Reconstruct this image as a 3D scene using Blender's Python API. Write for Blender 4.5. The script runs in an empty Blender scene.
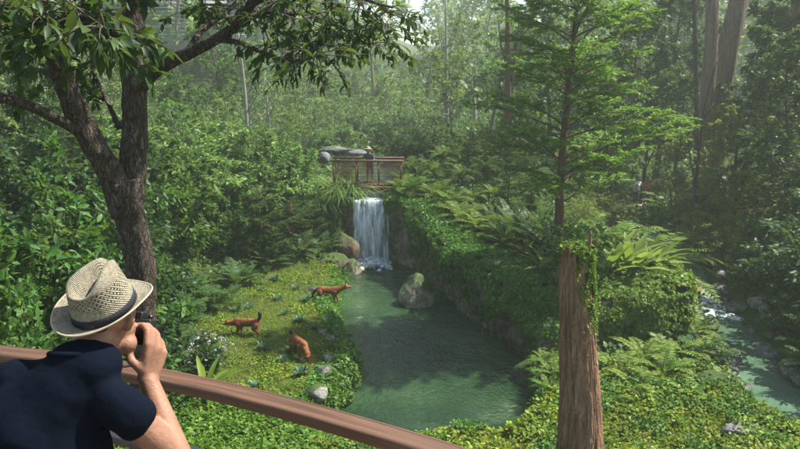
import bpy, math, random
import numpy as np
from mathutils import Vector, Matrix
PI = math.pi
sc = bpy.context.scene
COL = sc.collection
# ------------------------------------------------------------------ camera geometry
CAMZ = 6.6; TH = math.radians(12.5); FPX = 693.0
CT, ST = math.cos(TH), math.sin(TH)
def ray(px, py):
    u = (px-400)/FPX; v = (224.5-py)/FPX
    return np.array([u, CT+v*ST, -ST+v*CT])
def atY(px, py, Y):
    d = ray(px, py); return np.array([0, 0, CAMZ]) + d*(Y/d[1])
def atZ(px, py, z):
    d = ray(px, py); return np.array([0, 0, CAMZ]) + d*((z-CAMZ)/d[2])
def xat(px, Y, z):
    return (px-400)/FPX*(Y*CT+(CAMZ-z)*ST)
def topix(p):
    x, y, z = p; z = z-CAMZ
    dep = y*CT - z*ST; up = y*ST + z*CT
    return 400+FPX*x/dep, 224.5-FPX*up/dep
# ------------------------------------------------------------------ noise
def _h(ix, iy, iz, seed):
    n = (ix*374761393 + iy*668265263 + iz*2147483647 + seed*1274126177) & 0xffffffff
    n = ((n ^ (n >> 13))*1103515245) & 0xffffffff
    n = ((n ^ (n >> 15))*2246822519) & 0xffffffff
    return ((n ^ (n >> 16)) & 0xffffff)/float(0xffffff)
def vnoise(x, y, z=0, seed=0):
    x = np.asarray(x, float); y = np.asarray(y, float); z = np.asarray(z, float)+np.zeros_like(x)
    ix, iy, iz = np.floor(x).astype(np.int64), np.floor(y).astype(np.int64), np.floor(z).astype(np.int64)
    fx, fy, fz = x-ix, y-iy, z-iz
    fx = fx*fx*(3-2*fx); fy = fy*fy*(3-2*fy); fz = fz*fz*(3-2*fz)
    r = 0
    for dx in (0, 1):
        for dy in (0, 1):
            for dz in (0, 1):
                w = (fx if dx else 1-fx)*(fy if dy else 1-fy)*(fz if dz else 1-fz)
                r = r + w*_h(ix+dx, iy+dy, iz+dz, seed)
    return r*2-1
def fbm(x, y, z=0, oct=4, seed=0):
    r = 0; a = 1; t = 0
    for i in range(oct):
        f = 2.03**i
        r = r + a*vnoise(np.asarray(x)*f, np.asarray(y)*f, np.asarray(z)*f, seed+i); t += a; a *= .5
    return r/t
def ss(a, b, x):
    t = np.clip((np.asarray(x, float)-a)/(b-a), 0, 1); return t*t*(3-2*t)
def sdpoly(poly, x, y):
    x = np.asarray(x, float); y = np.asarray(y, float)
    d = np.full(x.shape, 1e9); ins = np.zeros(x.shape, bool); n = len(poly)
    for i in range(n):
        ax, ay = poly[i]; bx, by = poly[(i+1) % n]
        ex, ey = bx-ax, by-ay; wx, wy = x-ax, y-ay
        t = np.clip((wx*ex+wy*ey)/(ex*ex+ey*ey+1e-12), 0, 1)
        d = np.minimum(d, (wx-ex*t)**2+(wy-ey*t)**2)
        c = ((ay > y) != (by > y)) & (x < (bx-ax)*(y-ay)/((by-ay) if by != ay else 1e-9)+ax)
        ins ^= c
    d = np.sqrt(d); return np.where(ins, -d, d)
# ------------------------------------------------------------------ mesh helpers
def mk(name, verts, faces_groups, mat=None, smooth=False, parent=None):
    """faces_groups: list of int arrays (n,k)"""
    me = bpy.data.meshes.new(name)
    verts = np.asarray(verts, dtype=np.float32)
    me.vertices.add(len(verts)); me.vertices.foreach_set('co', verts.ravel())
    gs = [np.asarray(g, dtype=np.int32) for g in faces_groups if len(g)]
    nl = sum(g.size for g in gs); nf = sum(len(g) for g in gs)
    me.loops.add(nl); me.polygons.add(nf)
    me.loops.foreach_set('vertex_index', np.concatenate([g.ravel() for g in gs]))
    st = []; tot = []; s = 0
    for g in gs:
        k = g.shape[1]; st.append(s+np.arange(len(g))*k); tot.append(np.full(len(g), k)); s += g.size
    me.polygons.foreach_set('loop_start', np.concatenate(st).astype(np.int32))
    me.polygons.foreach_set('loop_total', np.concatenate(tot).astype(np.int32))
    if smooth: me.polygons.foreach_set('use_smooth', np.ones(nf, bool))
    me.update(calc_edges=True); me.validate()
    if mat: me.materials.append(mat)
    o = bpy.data.objects.new(name, me); COL.objects.link(o)
    if parent: o.parent = parent
    return o
class MB:
    def __init__(s): s.v = []; s.q = []; s.t = []; s.n = 0
    def add(s, v, quads=None, tris=None):
        v = np.asarray(v, float).reshape(-1, 3)
        if quads is not None and len(quads): s.q.append(np.asarray(quads)+s.n)
        if tris is not None and len(tris): s.t.append(np.asarray(tris)+s.n)
        s.v.append(v); s.n += len(v)
    def build(s, name, mat, parent=None, smooth=True):
        g = []
        if s.q: g.append(np.concatenate(s.q))
        if s.t: g.append(np.concatenate(s.t))
        return mk(name, np.concatenate(s.v), g, mat, smooth, parent)
    def tube(s, path, radii, sides=6, cap=True, bump=0, seed=0, flat=1.0):
        p = np.asarray(path, float); n = len(p)
        r = np.broadcast_to(np.asarray(radii, float), (n,))
        t = np.gradient(p, axis=0); t /= np.linalg.norm(t, axis=1)[:, None]+1e-9
        ref = np.array([0, 0, 1.]) if abs(t[0][2]) < .8 else np.array([1., 0, 0])
        V = np.zeros((n, sides, 3)); ang = np.linspace(0, 2*PI, sides, endpoint=False)
        a = np.cross(t[0], ref); a /= np.linalg.norm(a)
        for i in range(n):
            a = a - t[i]*np.dot(a, t[i]); a /= np.linalg.norm(a)+1e-9
            b = np.cross(t[i], a)
            rr = np.full(sides, r[i])
            if bump: rr = rr*(1+bump*vnoise(np.cos(ang)*2.2+seed, np.sin(ang)*2.2, i*.55, seed))
            V[i] = p[i]+(np.cos(ang)*rr)[:, None]*a+(np.sin(ang)*rr*flat)[:, None]*b
        i = np.arange(n-1)[:, None]*sides; j = np.arange(sides)[None, :]; j2 = (j+1) % sides
        q = np.stack([i+j, i+j2, i+sides+j2, i+sides+j], -1).reshape(-1, 4)
        if cap:
            V2 = np.concatenate([V.reshape(-1, 3), [p[0], p[-1]]]); c0 = n*sides
            jj = np.arange(sides)
            tr = np.concatenate([np.stack([(jj+1) % sides, jj, np.full(sides, c0)], -1),
                                 np.stack([(n-1)*sides+jj, (n-1)*sides+(jj+1) % sides, np.full(sides, c0+1)], -1)])
            s.add(V2, q, tr)
        else: s.add(V.reshape(-1, 3), q)
    def box(s, c, h, rot=None):
        c = np.asarray(c, float)
        v = np.array([[x, y, z] for x in (-1, 1) for y in (-1, 1) for z in (-1, 1)], float)*h
        if rot is not None: v = v@np.asarray(rot).T
        s.add(v+c, [[0, 1, 3, 2], [4, 6, 7, 5], [0, 4, 5, 1], [2, 3, 7, 6], [0, 2, 6, 4], [1, 5, 7, 3]])
    def leaves(s, tpl, P, D, N, S):
        """instances of a leaf template: y axis along D, z axis near N, scale S"""
        tv, tq, tt = tpl
        P = np.asarray(P, float); D = np.asarray(D, float); N = np.asarray(N, float)
        if len(P) == 0: return
        S = np.broadcast_to(np.asarray(S, float), (len(P),))
        D = D/(np.linalg.norm(D, axis=1)[:, None]+1e-9)
        X = np.cross(D, N); X /= np.linalg.norm(X, axis=1)[:, None]+1e-9
        Z = np.cross(X, D)
        V = (X[:, None, :]*tv[None, :, 0:1]+D[:, None, :]*tv[None, :, 1:2]+Z[:, None, :]*tv[None, :, 2:3])*S[:, None, None]+P[:, None, :]
        off = (np.arange(len(P))*len(tv))[:, None, None]
        s.add(V.reshape(-1, 3), (off+tq[None]).reshape(-1, 4) if len(tq) else None, (off+tt[None]).reshape(-1, 3) if len(tt) else None)
def A(*r): return np.array(r)
E4 = np.zeros((0, 4), int); E3 = np.zeros((0, 3), int)
def broad(w, curl=.12):
    v = np.array([[0, 0, 0], [0, .35, -.02], [0, .7, -.03], [0, 1, -curl], [-w, .3, .05], [-w*.9, .65, .02], [w, .3, .05], [w*.9, .65, .02]])
    return v, A([1, 2, 5, 4], [2, 1, 6, 7]), A([0, 1, 4], [2, 3, 5], [1, 0, 6], [3, 2, 7])
L_BROAD = broad(.21); L_LONG = broad(.13, .2); L_WIDE = broad(.3)
L_RH = (np.array([[0, 0, 0], [-.28, .5, .05], [0, 1, -.05], [.28, .5, .05]]), A([0, 3, 2, 1]), E3)
L_ND = (np.array([[0, 0, 0], [-.13, .45, 0], [0, 1, -.06], [.13, .45, 0]]), A([0, 3, 2, 1]), E3)
L_IVY = (np.array([[0, 0, 0], [-.45, .25, .05], [0, 1, -.12], [.45, .25, .05], [0, .45, -.03]]), E4, A([0, 4, 1], [1, 4, 2], [4, 0, 3], [4, 3, 2]))
L_BL = (np.array([[-.04, 0, 0], [.04, 0, 0], [.032, .5, .06], [-.032, .5, .06], [0, 1, -.05]]), A([0, 1, 2, 3]), A([3, 2, 4]))
# ------------------------------------------------------------------ materials
def newmat(name):
    m = bpy.data.materials.new(name); m.use_nodes = True
    nt = m.node_tree; nt.nodes.clear()
    out = nt.nodes.new('ShaderNodeOutputMaterial')
    return m, nt, out
class NT:
    def __init__(s, nt): s.nt = nt
    def n(s, t, **k):
        x = s.nt.nodes.new(t)
        for a, b in k.items():
            if a.startswith('i_'):
                a = a[2:]; x.inputs[int(a) if a.isdigit() else a.replace('_', ' ')].default_value = b
            else: setattr(x, a, b)
        return x
    def l(s, a, b): s.nt.links.new(a, b)
    def ramp(s, fac, stops):
        r = s.n('ShaderNodeValToRGB'); e = r.color_ramp.elements
        while len(e) > 1: e.remove(e[0])
        e[0].position = stops[0][0]; e[0].color = (*stops[0][1], 1)
        for p, c in stops[1:]:
            q = e.new(p); q.color = (*c, 1)
        s.l(fac, r.inputs[0]); return r.outputs[0]
    def noise(s, scale, detail=4, vec=None, rough=.55, mapscale=None, dist=0):
        t = s.n('ShaderNodeTexNoise', i_Scale=scale, i_Detail=detail, i_Roughness=rough, i_Distortion=dist)
        if vec is None: vec = s.n('ShaderNodeTexCoord').outputs['Object']
        if mapscale:
            mp = s.n('ShaderNodeMapping'); mp.inputs['Scale'].default_value = mapscale; s.l(vec, mp.inputs[0]); vec = mp.outputs[0]
        s.l(vec, t.inputs['Vector']); return t.outputs[0]
    def mix(s, f, a, b):
        m = s.n('ShaderNodeMix', data_type='RGBA')
        if isinstance(f, (int, float)): m.inputs[0].default_value = f
        else: s.l(f, m.inputs[0])
        for i, c in ((6, a), (7, b)):
            if isinstance(c, tuple): m.inputs[i].default_value = (*c, 1)
            else: s.l(c, m.inputs[i])
        return m.outputs[2]
    def math(s, op, a, b=0, c=None):
        m = s.n('ShaderNodeMath', operation=op)
        for i, x in enumerate((a, b) if c is None else (a, b, c)):
            if isinstance(x, (int, float)): m.inputs[i].default_value = x
            else: s.l(x, m.inputs[i])
        return m.outputs[0]
    def bump(s, h, strength=.5, dist=.02):
        b = s.n('ShaderNodeBump', i_Strength=strength, i_Distance=dist); s.l(h, b.inputs['Height']); return b.outputs[0]
def leafmat(name, c1, c2, c3=None, trans=.35, rough=.55, spec=.2, dead=None):
    m, nt, out = newmat(name); k = NT(nt)
    isl = k.n('ShaderNodeNewGeometry').outputs['Random Per Island']
    st = [(0, c1), (.55, c2)] + ([(.9, c3)] if c3 else []) + ([(.975, dead)] if dead else [])
    col = k.ramp(isl, st)
    oi = k.n('ShaderNodeObjectInfo').outputs['Random']
    hsv = k.n('ShaderNodeHueSaturation'); k.l(col, hsv.inputs['Color'])
    k.l(k.math('MULTIPLY_ADD', oi, .035, .482), hsv.inputs['Hue'])
    nz = k.noise(1.1, 2)
    k.l(k.math('MULTIPLY_ADD', nz, .7, .68), hsv.inputs['Value'])
    b = k.n('ShaderNodeBsdfPrincipled', i_Roughness=rough); b.inputs['Specular IOR Level'].default_value = spec
    k.l(hsv.outputs[0], b.inputs['Base Color'])
    tr = k.n('ShaderNodeBsdfTranslucent')
    bright = k.mix(.5, hsv.outputs[0], k.mix(.5, hsv.outputs[0], (.30, .42, .03)))
    k.l(bright, tr.inputs[0])
    mx = k.n('ShaderNodeMixShader'); mx.inputs[0].default_value = trans
    k.l(b.outputs[0], mx.inputs[1]); k.l(tr.outputs[0], mx.inputs[2]); k.l(mx.outputs[0], out.inputs[0])
    return m
def solid(name, col, rough=.6, spec=.4, nscale=None, var=.3, bump=0, bscale=None, metal=0, mapscale=None, dist=.01):
    m, nt, out = newmat(name); k = NT(nt)
    b = k.n('ShaderNodeBsdfPrincipled', i_Roughness=rough, i_Metallic=metal); b.inputs['Specular IOR Level'].default_value = spec
    if nscale:
        f = k.noise(nscale, 5, mapscale=mapscale)
        lo = tuple(c*(1-var) for c in col); hi = tuple(min(1, c*(1+var)) for c in col)
        k.l(k.ramp(f, [(.3, lo), (.7, hi)]), b.inputs['Base Color'])
    else: b.inputs['Base Color'].default_value = (*col, 1)
    if bump: k.l(k.bump(k.noise(bscale or nscale or 10, 5, mapscale=mapscale), bump, dist), b.inputs['Normal'])
    k.l(b.outputs[0], out.inputs[0]); return m
def barkmat(name, c1, c2, c3, ms=(9, 9, 1.6), bump=.9, dist=.03, moss=None, mossc=(.09, .14, .02), sc_=1.0, char=None, ck=.5, cz=1.0):
    m, nt, out = newmat(name); k = NT(nt)
    co = k.n('ShaderNodeTexCoord').outputs['Object']
    n1 = k.noise(sc_*1.5, 7, vec=co, mapscale=ms, rough=.65, dist=.6); n2 = k.noise(2.2, 3, vec=co); n3 = k.noise(40, 3, vec=co)
    col = k.ramp(n1, [(.3, c1), (.52, c2), (.75, c3)])
    col = k.mix(k.math('MULTIPLY', n2, .5), col, c2)
    wp = k.n('ShaderNodeVectorMath', operation='SCALE'); wn = k.n('ShaderNodeTexNoise', i_Scale=5.0, i_Detail=6.0); k.l(co, wn.inputs['Vector']); k.l(wn.outputs['Color'], wp.inputs[0]); wp.inputs['Scale'].default_value = .2
    wa = k.n('ShaderNodeVectorMath', operation='ADD'); k.l(co, wa.inputs[0]); k.l(wp.outputs[0], wa.inputs[1])
    mp = k.n('ShaderNodeMapping'); mp.inputs['Scale'].default_value = (ms[0]*1.7, ms[1]*1.7, ms[2]*1.7*cz); k.l(wa.outputs[0], mp.inputs[0])
    vo = k.n('ShaderNodeTexVoronoi', feature='DISTANCE_TO_EDGE', i_Scale=1.0); k.l(mp.outputs[0], vo.inputs['Vector'])
    crack = k.ramp(vo.outputs['Distance'], [(0, (1-ck,)*3), (.2, (1, 1, 1))])
    col = k.mix(crack, c1, col)
    if char:
        sx = k.n('ShaderNodeSeparateXYZ'); k.l(co, sx.inputs[0])
        f = k.math('ADD', k.math('MULTIPLY', sx.outputs[2], -2.2), k.math('MULTIPLY_ADD', n2, 4.0, char))
        col = k.mix(k.n('ShaderNodeClamp').outputs[0] if False else k.ramp(f, [(.45, (0, 0, 0)), (.6, (1, 1, 1))]), col, (.015, .012, .01))
    if moss is not None:
        g = k.n('ShaderNodeNewGeometry'); dp = k.n('ShaderNodeVectorMath', operation='DOT_PRODUCT'); k.l(g.outputs['Normal'], dp.inputs[0]); dp.inputs[1].default_value = moss
        f = k.math('ADD', dp.outputs['Value'], k.math('MULTIPLY_ADD', n2, 1.6, -1.0))
        col = k.mix(k.ramp(f, [(.3, (0, 0, 0)), (.55, (1, 1, 1))]), col, mossc)
    b = k.n('ShaderNodeBsdfPrincipled', i_Roughness=.85); b.inputs['Specular IOR Level'].default_value = .2
    k.l(col, b.inputs['Base Color'])
    k.l(k.bump(k.math('ADD', k.math('MULTIPLY', crack, .5), k.math('MULTIPLY_ADD', n3, .2, n1)), bump, dist), b.inputs['Normal']); k.l(b.outputs[0], out.inputs[0]); return m
def rockmat(name, c1, c2, c3, mossc=(.06, .10, .018), mossamt=.0, scale=2.0, wet=False):
    m, nt, out = newmat(name); k = NT(nt)
    g = k.n('ShaderNodeNewGeometry'); co = g.outputs['Position']
    n1 = k.noise(scale, 8, vec=co, rough=.65); n2 = k.noise(scale*4, 6, vec=co, rough=.7); n3 = k.noise(scale*.6, 4, vec=co)
    col = k.ramp(n1, [(.3, c1), (.5, c2), (.68, c3)])
    col = k.mix(k.ramp(n2, [(.35, (.6, .6, .6)), (.5, (0, 0, 0))]), col, c1)
    sx = k.n('ShaderNodeSeparateXYZ'); k.l(g.outputs['Normal'], sx.inputs[0])
    f = k.math('ADD', k.math('MULTIPLY', sx.outputs[2], .7), k.math('MULTIPLY_ADD', n3, 1.5, mossamt-1.0))
    f = k.math('ADD', f, k.math('MULTIPLY', n2, .3))
    col = k.mix(k.ramp(f, [(.3, (0, 0, 0)), (.5, (1, 1, 1))]), col, k.mix(n2, mossc, tuple(c*.5 for c in mossc)))
    b = k.n('ShaderNodeBsdfPrincipled', i_Roughness=.45 if wet else .85); b.inputs['Specular IOR Level'].default_value = .3
    k.l(col, b.inputs['Base Color']); k.l(k.bump(k.math('ADD', n1, k.math('MULTIPLY', n2, .6)), .8, .06), b.inputs['Normal'])
    k.l(b.outputs[0], out.inputs[0]); return m
M = {}
M['broad'] = leafmat('broad_leaf', (.028, .075, .014), (.05, .13, .02), (.10, .19, .03), .4, .5, .25)
M['broad_pale'] = leafmat('pale_leaf', (.07, .14, .03), (.13, .24, .05), (.22, .34, .08), .4, .45)
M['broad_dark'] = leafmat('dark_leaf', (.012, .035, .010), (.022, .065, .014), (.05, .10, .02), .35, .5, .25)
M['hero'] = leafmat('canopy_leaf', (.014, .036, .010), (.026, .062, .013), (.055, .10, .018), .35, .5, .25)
M['conifer'] = leafmat('conifer_needle', (.07, .18, .018), (.12, .26, .028), (.18, .34, .04), .4, .5)
M['yew'] = leafmat('yew_needle', (.02, .05, .008), (.04, .085, .012), (.08, .13, .02), .3, .5)
M['fern'] = leafmat('fern_frond', (.06, .13, .015), (.10, .19, .02), (.17, .27, .03), .4, .5, dead=(.16, .10, .03))
M['fernlime'] = leafmat('lime_fern_frond', (.09, .16, .02), (.15, .24, .03), (.22, .30, .06), .45, .5)
M['fern_dark'] = leafmat('dark_fern_frond', (.02, .06, .012), (.04, .09, .018), (.07, .13, .03), .35, .5)
M['ivy'] = leafmat('ivy_leaf', (.03, .09, .01), (.06, .155, .015), (.12, .23, .03), .35, .5, .25)
M['creeper'] = leafmat('creeper_leaf', (.05, .105, .01), (.095, .175, .015), (.17, .26, .03), .35, .5)
M['creeper_y'] = leafmat('yellow_creeper_leaf', (.07, .125, .008), (.13, .20, .012), (.22, .29, .03), .35, .5)
M['moss'] = leafmat('lawn_blade', (.075, .14, .008), (.14, .215, .01), (.24, .28, .02), .3, .6, dead=(.20, .15, .04))
M['dead'] = leafmat('dead_leaf', (.09, .05, .02), (.17, .10, .035), (.24, .17, .07), .1, .6)
M['under'] = leafmat('undergrowth_leaf', (.02, .05, .01), (.04, .09, .015), (.08, .14, .02), .3, .5)
M['agave'] = leafmat('agave_leaf', (.035, .085, .045), (.055, .12, .065), (.09, .16, .09), .15, .4)
M['flower'] = solid('white_flower', (.42, .39, .44), .6)
M['misty'] = leafmat('haze_tinted_leaf', (.12, .20, .05), (.19, .30, .08), (.28, .40, .13), .4, .5)  # leaf colour lightened to paint in haze and glow on background trees
M['willow'] = leafmat('yellow_leaf', (.09, .13, .015), (.16, .20, .03), (.24, .27, .05), .4, .5)
M['bark'] = barkmat('grey_brown_bark', (.022, .016, .012), (.13, .097, .074), (.29, .235, .19), ms=(16, 16, 4.5), bump=1, dist=.07, ck=.75, cz=.6)
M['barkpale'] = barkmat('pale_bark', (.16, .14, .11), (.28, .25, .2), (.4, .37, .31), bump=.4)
M['barkred'] = barkmat('reddish_conifer_bark', (.05, .025, .014), (.13, .07, .04), (.22, .13, .08), ms=(10, 10, 1.2))
M['barkbig'] = barkmat('redwood_bark', (.10, .065, .045), (.24, .165, .12), (.36, .27, .2), ms=(5, 5, .35), dist=.08)
M['log'] = barkmat('old_log_bark', (.07, .034, .019), (.30, .162, .092), (.52, .335, .215), ms=(9, 9, 1.1), bump=1, dist=.07, char=-.1, ck=.3, cz=.35)
M['twig'] = solid('twig', (.07, .05, .035), .8)
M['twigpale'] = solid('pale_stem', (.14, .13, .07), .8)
M['rock'] = rockmat('cliff_rock', (.045, .036, .024), (.19, .15, .10), (.38, .31, .21), mossamt=.06)
M['boulder'] = rockmat('mossy_boulder_rock', (.09, .08, .05), (.28, .25, .17), (.46, .42, .30), mossamt=.2, scale=3)
M['boulderdark'] = rockmat('dark_mossy_rock', (.035, .03, .02), (.12, .095, .065), (.26, .21, .15), mossamt=.32, scale=3)
M['rockbrown'] = rockmat('brown_rock', (.05, .032, .02), (.14, .09, .058), (.24, .165, .11), mossamt=.2, scale=3)
M['rockgrey'] = rockmat('grey_rock', (.05, .05, .05), (.11, .11, .11), (.2, .2, .2), mossamt=-.25, scale=1.5)
M['rockpale'] = rockmat('pale_shore_rock', (.10, .09, .07), (.25, .235, .2), (.42, .4, .35), mossamt=-.02, scale=5)
M['rockstream'] = rockmat('stream_rock', (.06, .055, .055), (.2, .18, .175), (.38, .35, .34), mossamt=-.1, scale=4)
def tmat():
    m, nt, out = newmat('forest_floor'); k = NT(nt)
    g = k.n('ShaderNodeNewGeometry'); co = g.outputs['Position']
    n1 = k.noise(.9, 6, vec=co); n2 = k.noise(9, 5, vec=co)
    col = k.ramp(n1, [(.3, (.035, .045, .012)), (.5, (.06, .085, .014)), (.7, (.075, .06, .03))])
    col = k.mix(k.math('MULTIPLY', n2, .6), col, (.03, .035, .012))
    b = k.n('ShaderNodeBsdfPrincipled', i_Roughness=.95); b.inputs['Specular IOR Level'].default_value = .1
    k.l(col, b.inputs['Base Color']); k.l(k.bump(n2, .8, .08), b.inputs['Normal']); k.l(b.outputs[0], out.inputs[0]); return m
M['floor'] = tmat()
def watermat(name, c1, c2, c3, sc_=1.0, bumpd=.03, foam=None):
    m, nt, out = newmat(name); k = NT(nt)
    co = k.n('ShaderNodeNewGeometry').outputs['Position']
    n1 = k.noise(.35, 4, vec=co); n2 = k.noise(1.6*sc_, 5, vec=co, mapscale=(1, .8, 1), rough=.6, dist=.5); n3 = k.noise(6*sc_, 4, vec=co, mapscale=(1, .6, 1), dist=.4)
    col = k.ramp(n1, [(.3, c1), (.5, c2), (.7, c3)])
    b = k.n('ShaderNodeBsdfPrincipled', i_Roughness=.04); b.inputs['IOR'].default_value = 1.33
    b.inputs['Specular IOR Level'].default_value = .9
    if foam:
        f = k.ramp(k.math('MULTIPLY', n3, n2), [(foam, (0, 0, 0)), (foam+.1, (.8, .8, .8))]); col = k.mix(f, col, (.6, .66, .66))
    k.l(col, b.inputs['Base Color'])
    k.l(k.bump(k.math('MULTIPLY_ADD', n3, .45, n2), 1, bumpd), b.inputs['Normal']); k.l(b.outputs[0], out.inputs[0]); return m
M['water'] = watermat('pond_water', (.006, .019, .006), (.015, .040, .012), (.038, .078, .027), 2.4, bumpd=.12)
M['stream'] = watermat('stream_water', (.04, .085, .045), (.07, .13, .075), (.12, .19, .12), 2.2, .06)
def fallmat():
    m, nt, out = newmat('falling_water'); k = NT(nt)
    co = k.n('ShaderNodeNewGeometry').outputs['Position']
    n1 = k.noise(1, 5, vec=co, mapscale=(7, 5, .55), rough=.6); n2 = k.noise(1, 4, vec=co, mapscale=(22, 14, 1.8), rough=.6)
    f = k.math('ADD', k.math('MULTIPLY', n1, .65), k.math('MULTIPLY', n2, .35))
    b = k.n('ShaderNodeBsdfPrincipled', i_Roughness=.25); k.l(k.ramp(f, [(.42, (.5, .57, .6)), (.58, (.74, .8, .83))]), b.inputs['Base Color'])
    t = k.n('ShaderNodeBsdfTransparent'); mx = k.n('ShaderNodeMixShader')
    k.l(k.ramp(f, [(.43, (.04, .04, .04)), (.6, (.9, .9, .9))]), mx.inputs[0]); k.l(t.outputs[0], mx.inputs[1]); k.l(b.outputs[0], mx.inputs[2])
    k.l(k.bump(f, .8, .05), b.inputs['Normal']); k.l(mx.outputs[0], out.inputs[0]); return m
M['fall'] = fallmat()
def foammat():
    m, nt, out = newmat('foam'); k = NT(nt)
    co = k.n('ShaderNodeNewGeometry').outputs['Position']; n = k.noise(7, 5, vec=co)
    b = k.n('ShaderNodeBsdfPrincipled', i_Roughness=.5); b.inputs['Base Color'].default_value = (.8, .85, .85, 1)
    k.l(k.bump(n, 1, .05), b.inputs['Normal'])
    t = k.n('ShaderNodeBsdfTransparent'); mx = k.n('ShaderNodeMixShader')
    k.l(k.ramp(n, [(.42, (.0, .0, .0)), (.6, (.9, .9, .9))]), mx.inputs[0]); k.l(t.outputs[0], mx.inputs[1]); k.l(b.outputs[0], mx.inputs[2]); k.l(mx.outputs[0], out.inputs[0]); return m
M['foam'] = foammat()
def woodmat():
    m, nt, out = newmat('varnished_rail_wood'); k = NT(nt)
    co = k.n('ShaderNodeTexCoord').outputs['UV']
    n1 = k.noise(1, 6, vec=co, mapscale=(1.2, 30, 1), rough=.6, dist=.6); n2 = k.noise(1, 4, vec=co, mapscale=(9, 150, 1)); n3 = k.noise(1, 3, vec=co, mapscale=(1.5, 4, 1))
    col = k.ramp(n1, [(.3, (.035, .017, .010)), (.5, (.095, .046, .024)), (.7, (.18, .095, .052))])
    col = k.mix(k.ramp(n2, [(.5, (0, 0, 0)), (.75, (.7, .7, .7))]), col, (.12, .045, .025))
    col = k.mix(k.math('MULTIPLY', n3, .35), col, (.12, .066, .04))
    b = k.n('ShaderNodeBsdfPrincipled', i_Roughness=.42); k.l(col, b.inputs['Base Color'])
    k.l(k.bump(k.math('ADD', n1, n2), .4, .003), b.inputs['Normal']); k.l(b.outputs[0], out.inputs[0]); return m
M['rail'] = woodmat()
M['metal'] = solid('dark_grey_metal', (.06, .065, .07), .4, nscale=30, var=.2, metal=.6)
M['deck'] = solid('deck_board_wood', (.22, .14, .09), .7, nscale=4, mapscale=(1, 12, 1), bump=.3)
M['bridgewood'] = solid('red_bridge_wood', (.14, .055, .028), .6, nscale=6, var=.4, mapscale=(1, 8, 8))
M['bridgenet'] = None
M['skin'] = solid('skin', (.27, .135, .082), .5, .28, nscale=22, var=.22, bump=.5, bscale=140, dist=.003)
M['shirt'] = solid('navy_cotton', (.0035, .0055, .011), .95, .04, nscale=9, var=.2, bump=.6, bscale=6, dist=.03)
M['hair'] = solid('dark_brown_hair', (.035, .022, .014), .7, nscale=60, bump=.6, mapscale=(1, 1, .2))
M['black'] = solid('black_plastic', (.012, .012, .013), .35, .5, nscale=80, var=.2, bump=.1)
M['lens'] = solid('lens_glass', (.01, .01, .015), .05, .8)
M['denim'] = solid('grey_trousers', (.05, .055, .07), .85, nscale=20, bump=.3)
M['band'] = solid('hat_band_cloth', (.012, .013, .02), .8, nscale=100, var=.3, bump=.3, bscale=200, dist=.002)
M['dhole'] = solid('rust_fur', (.25, .095, .038), .9, .1, nscale=9, var=.45, bump=.7, bscale=90, dist=.01)
M['darkfur'] = solid('black_tail_fur', (.03, .02, .016), .9, .1, nscale=30, bump=.7, bscale=90, dist=.01)
M['wall'] = solid('grey_render_wall', (.32, .34, .36), .8, nscale=2, var=.12)
M['roofm'] = solid('grey_metal_roof', (.22, .24, .26), .5, nscale=2, var=.15)
M['glass'] = solid('window_glass', (.03, .04, .05), .08, .8)
M['path'] = solid('dirt_path_soil', (.22, .17, .14), .95, nscale=4, var=.3, bump=.6)
for nm, c in (('white_cloth', (.6, .6, .62)), ('navy_cloth', (.02, .03, .06)), ('coral_cloth', (.5, .15, .09)), ('teal_cloth', (.03, .2, .22)), ('tan_cloth', (.3, .24, .17)), ('straw_plain', (.33, .28, .19))):
    M[nm] = solid(nm, c, .85, nscale=12, var=.15)
# ------------------------------------------------------------------ terrain
px0 = lambda a, b, z=0: tuple(atZ(a, b, z)[:2])
POND = [px0(361, 264), px0(346, 284), px0(341, 315), px0(350, 340), px0(356, 355), px0(356, 380), px0(338, 413), px0(322, 430), px0(330, 452), px0(393, 449), px0(457, 437), px0(500, 443), px0(522, 424), px0(527, 405), px0(524, 388), px0(516, 368), (3.2, 16.3), (4, 20), (2, 24.6), (-.6, 24.6), (-1.2, 24.6), (-1.75, 24.4)]
HIGH = [(-1.6, 24.25), (-.4, 24.25), (.1, 23.9), (.82, 22.2), (1.47, 19.9), (2.05, 18.0), (2.75, 16.4), (3.6, 15.55), (4.6, 15.2), (6.0, 15.3), (6.7, 15.9), (6.9, 18), (6.3, 21), (6.6, 26), (7, 32), (8, 38), (30, 60), (40, 300), (-200, 300), (-200, 27.5), (-14, 27.5), (-7, 26.6), (-4, 25.9), (-2.5, 25)]
STL = [px0(688, 284, .15), px0(697, 300, .15), px0(714, 322, .15), px0(737, 350, .15), px0(742, 385, .15), px0(768, 412, .15), px0(800, 430, .15), (8.6, 10.8)]
STR = [(11, 11.4), px0(800, 396, .15), px0(772, 368, .15), px0(754, 338, .15), px0(727, 306, .15), px0(704, 286, .15)]
STREAM = STL+STR+[(9.3, 25), (8.4, 25)]
PATHP = [(9.0, 31.0), (11, 32.3), (13.5, 33), (17, 35), (19, 40), (17.6, 40), (15.6, 36), (13, 34.3), (10.4, 33.7), (8.6, 32.6)]
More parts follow.
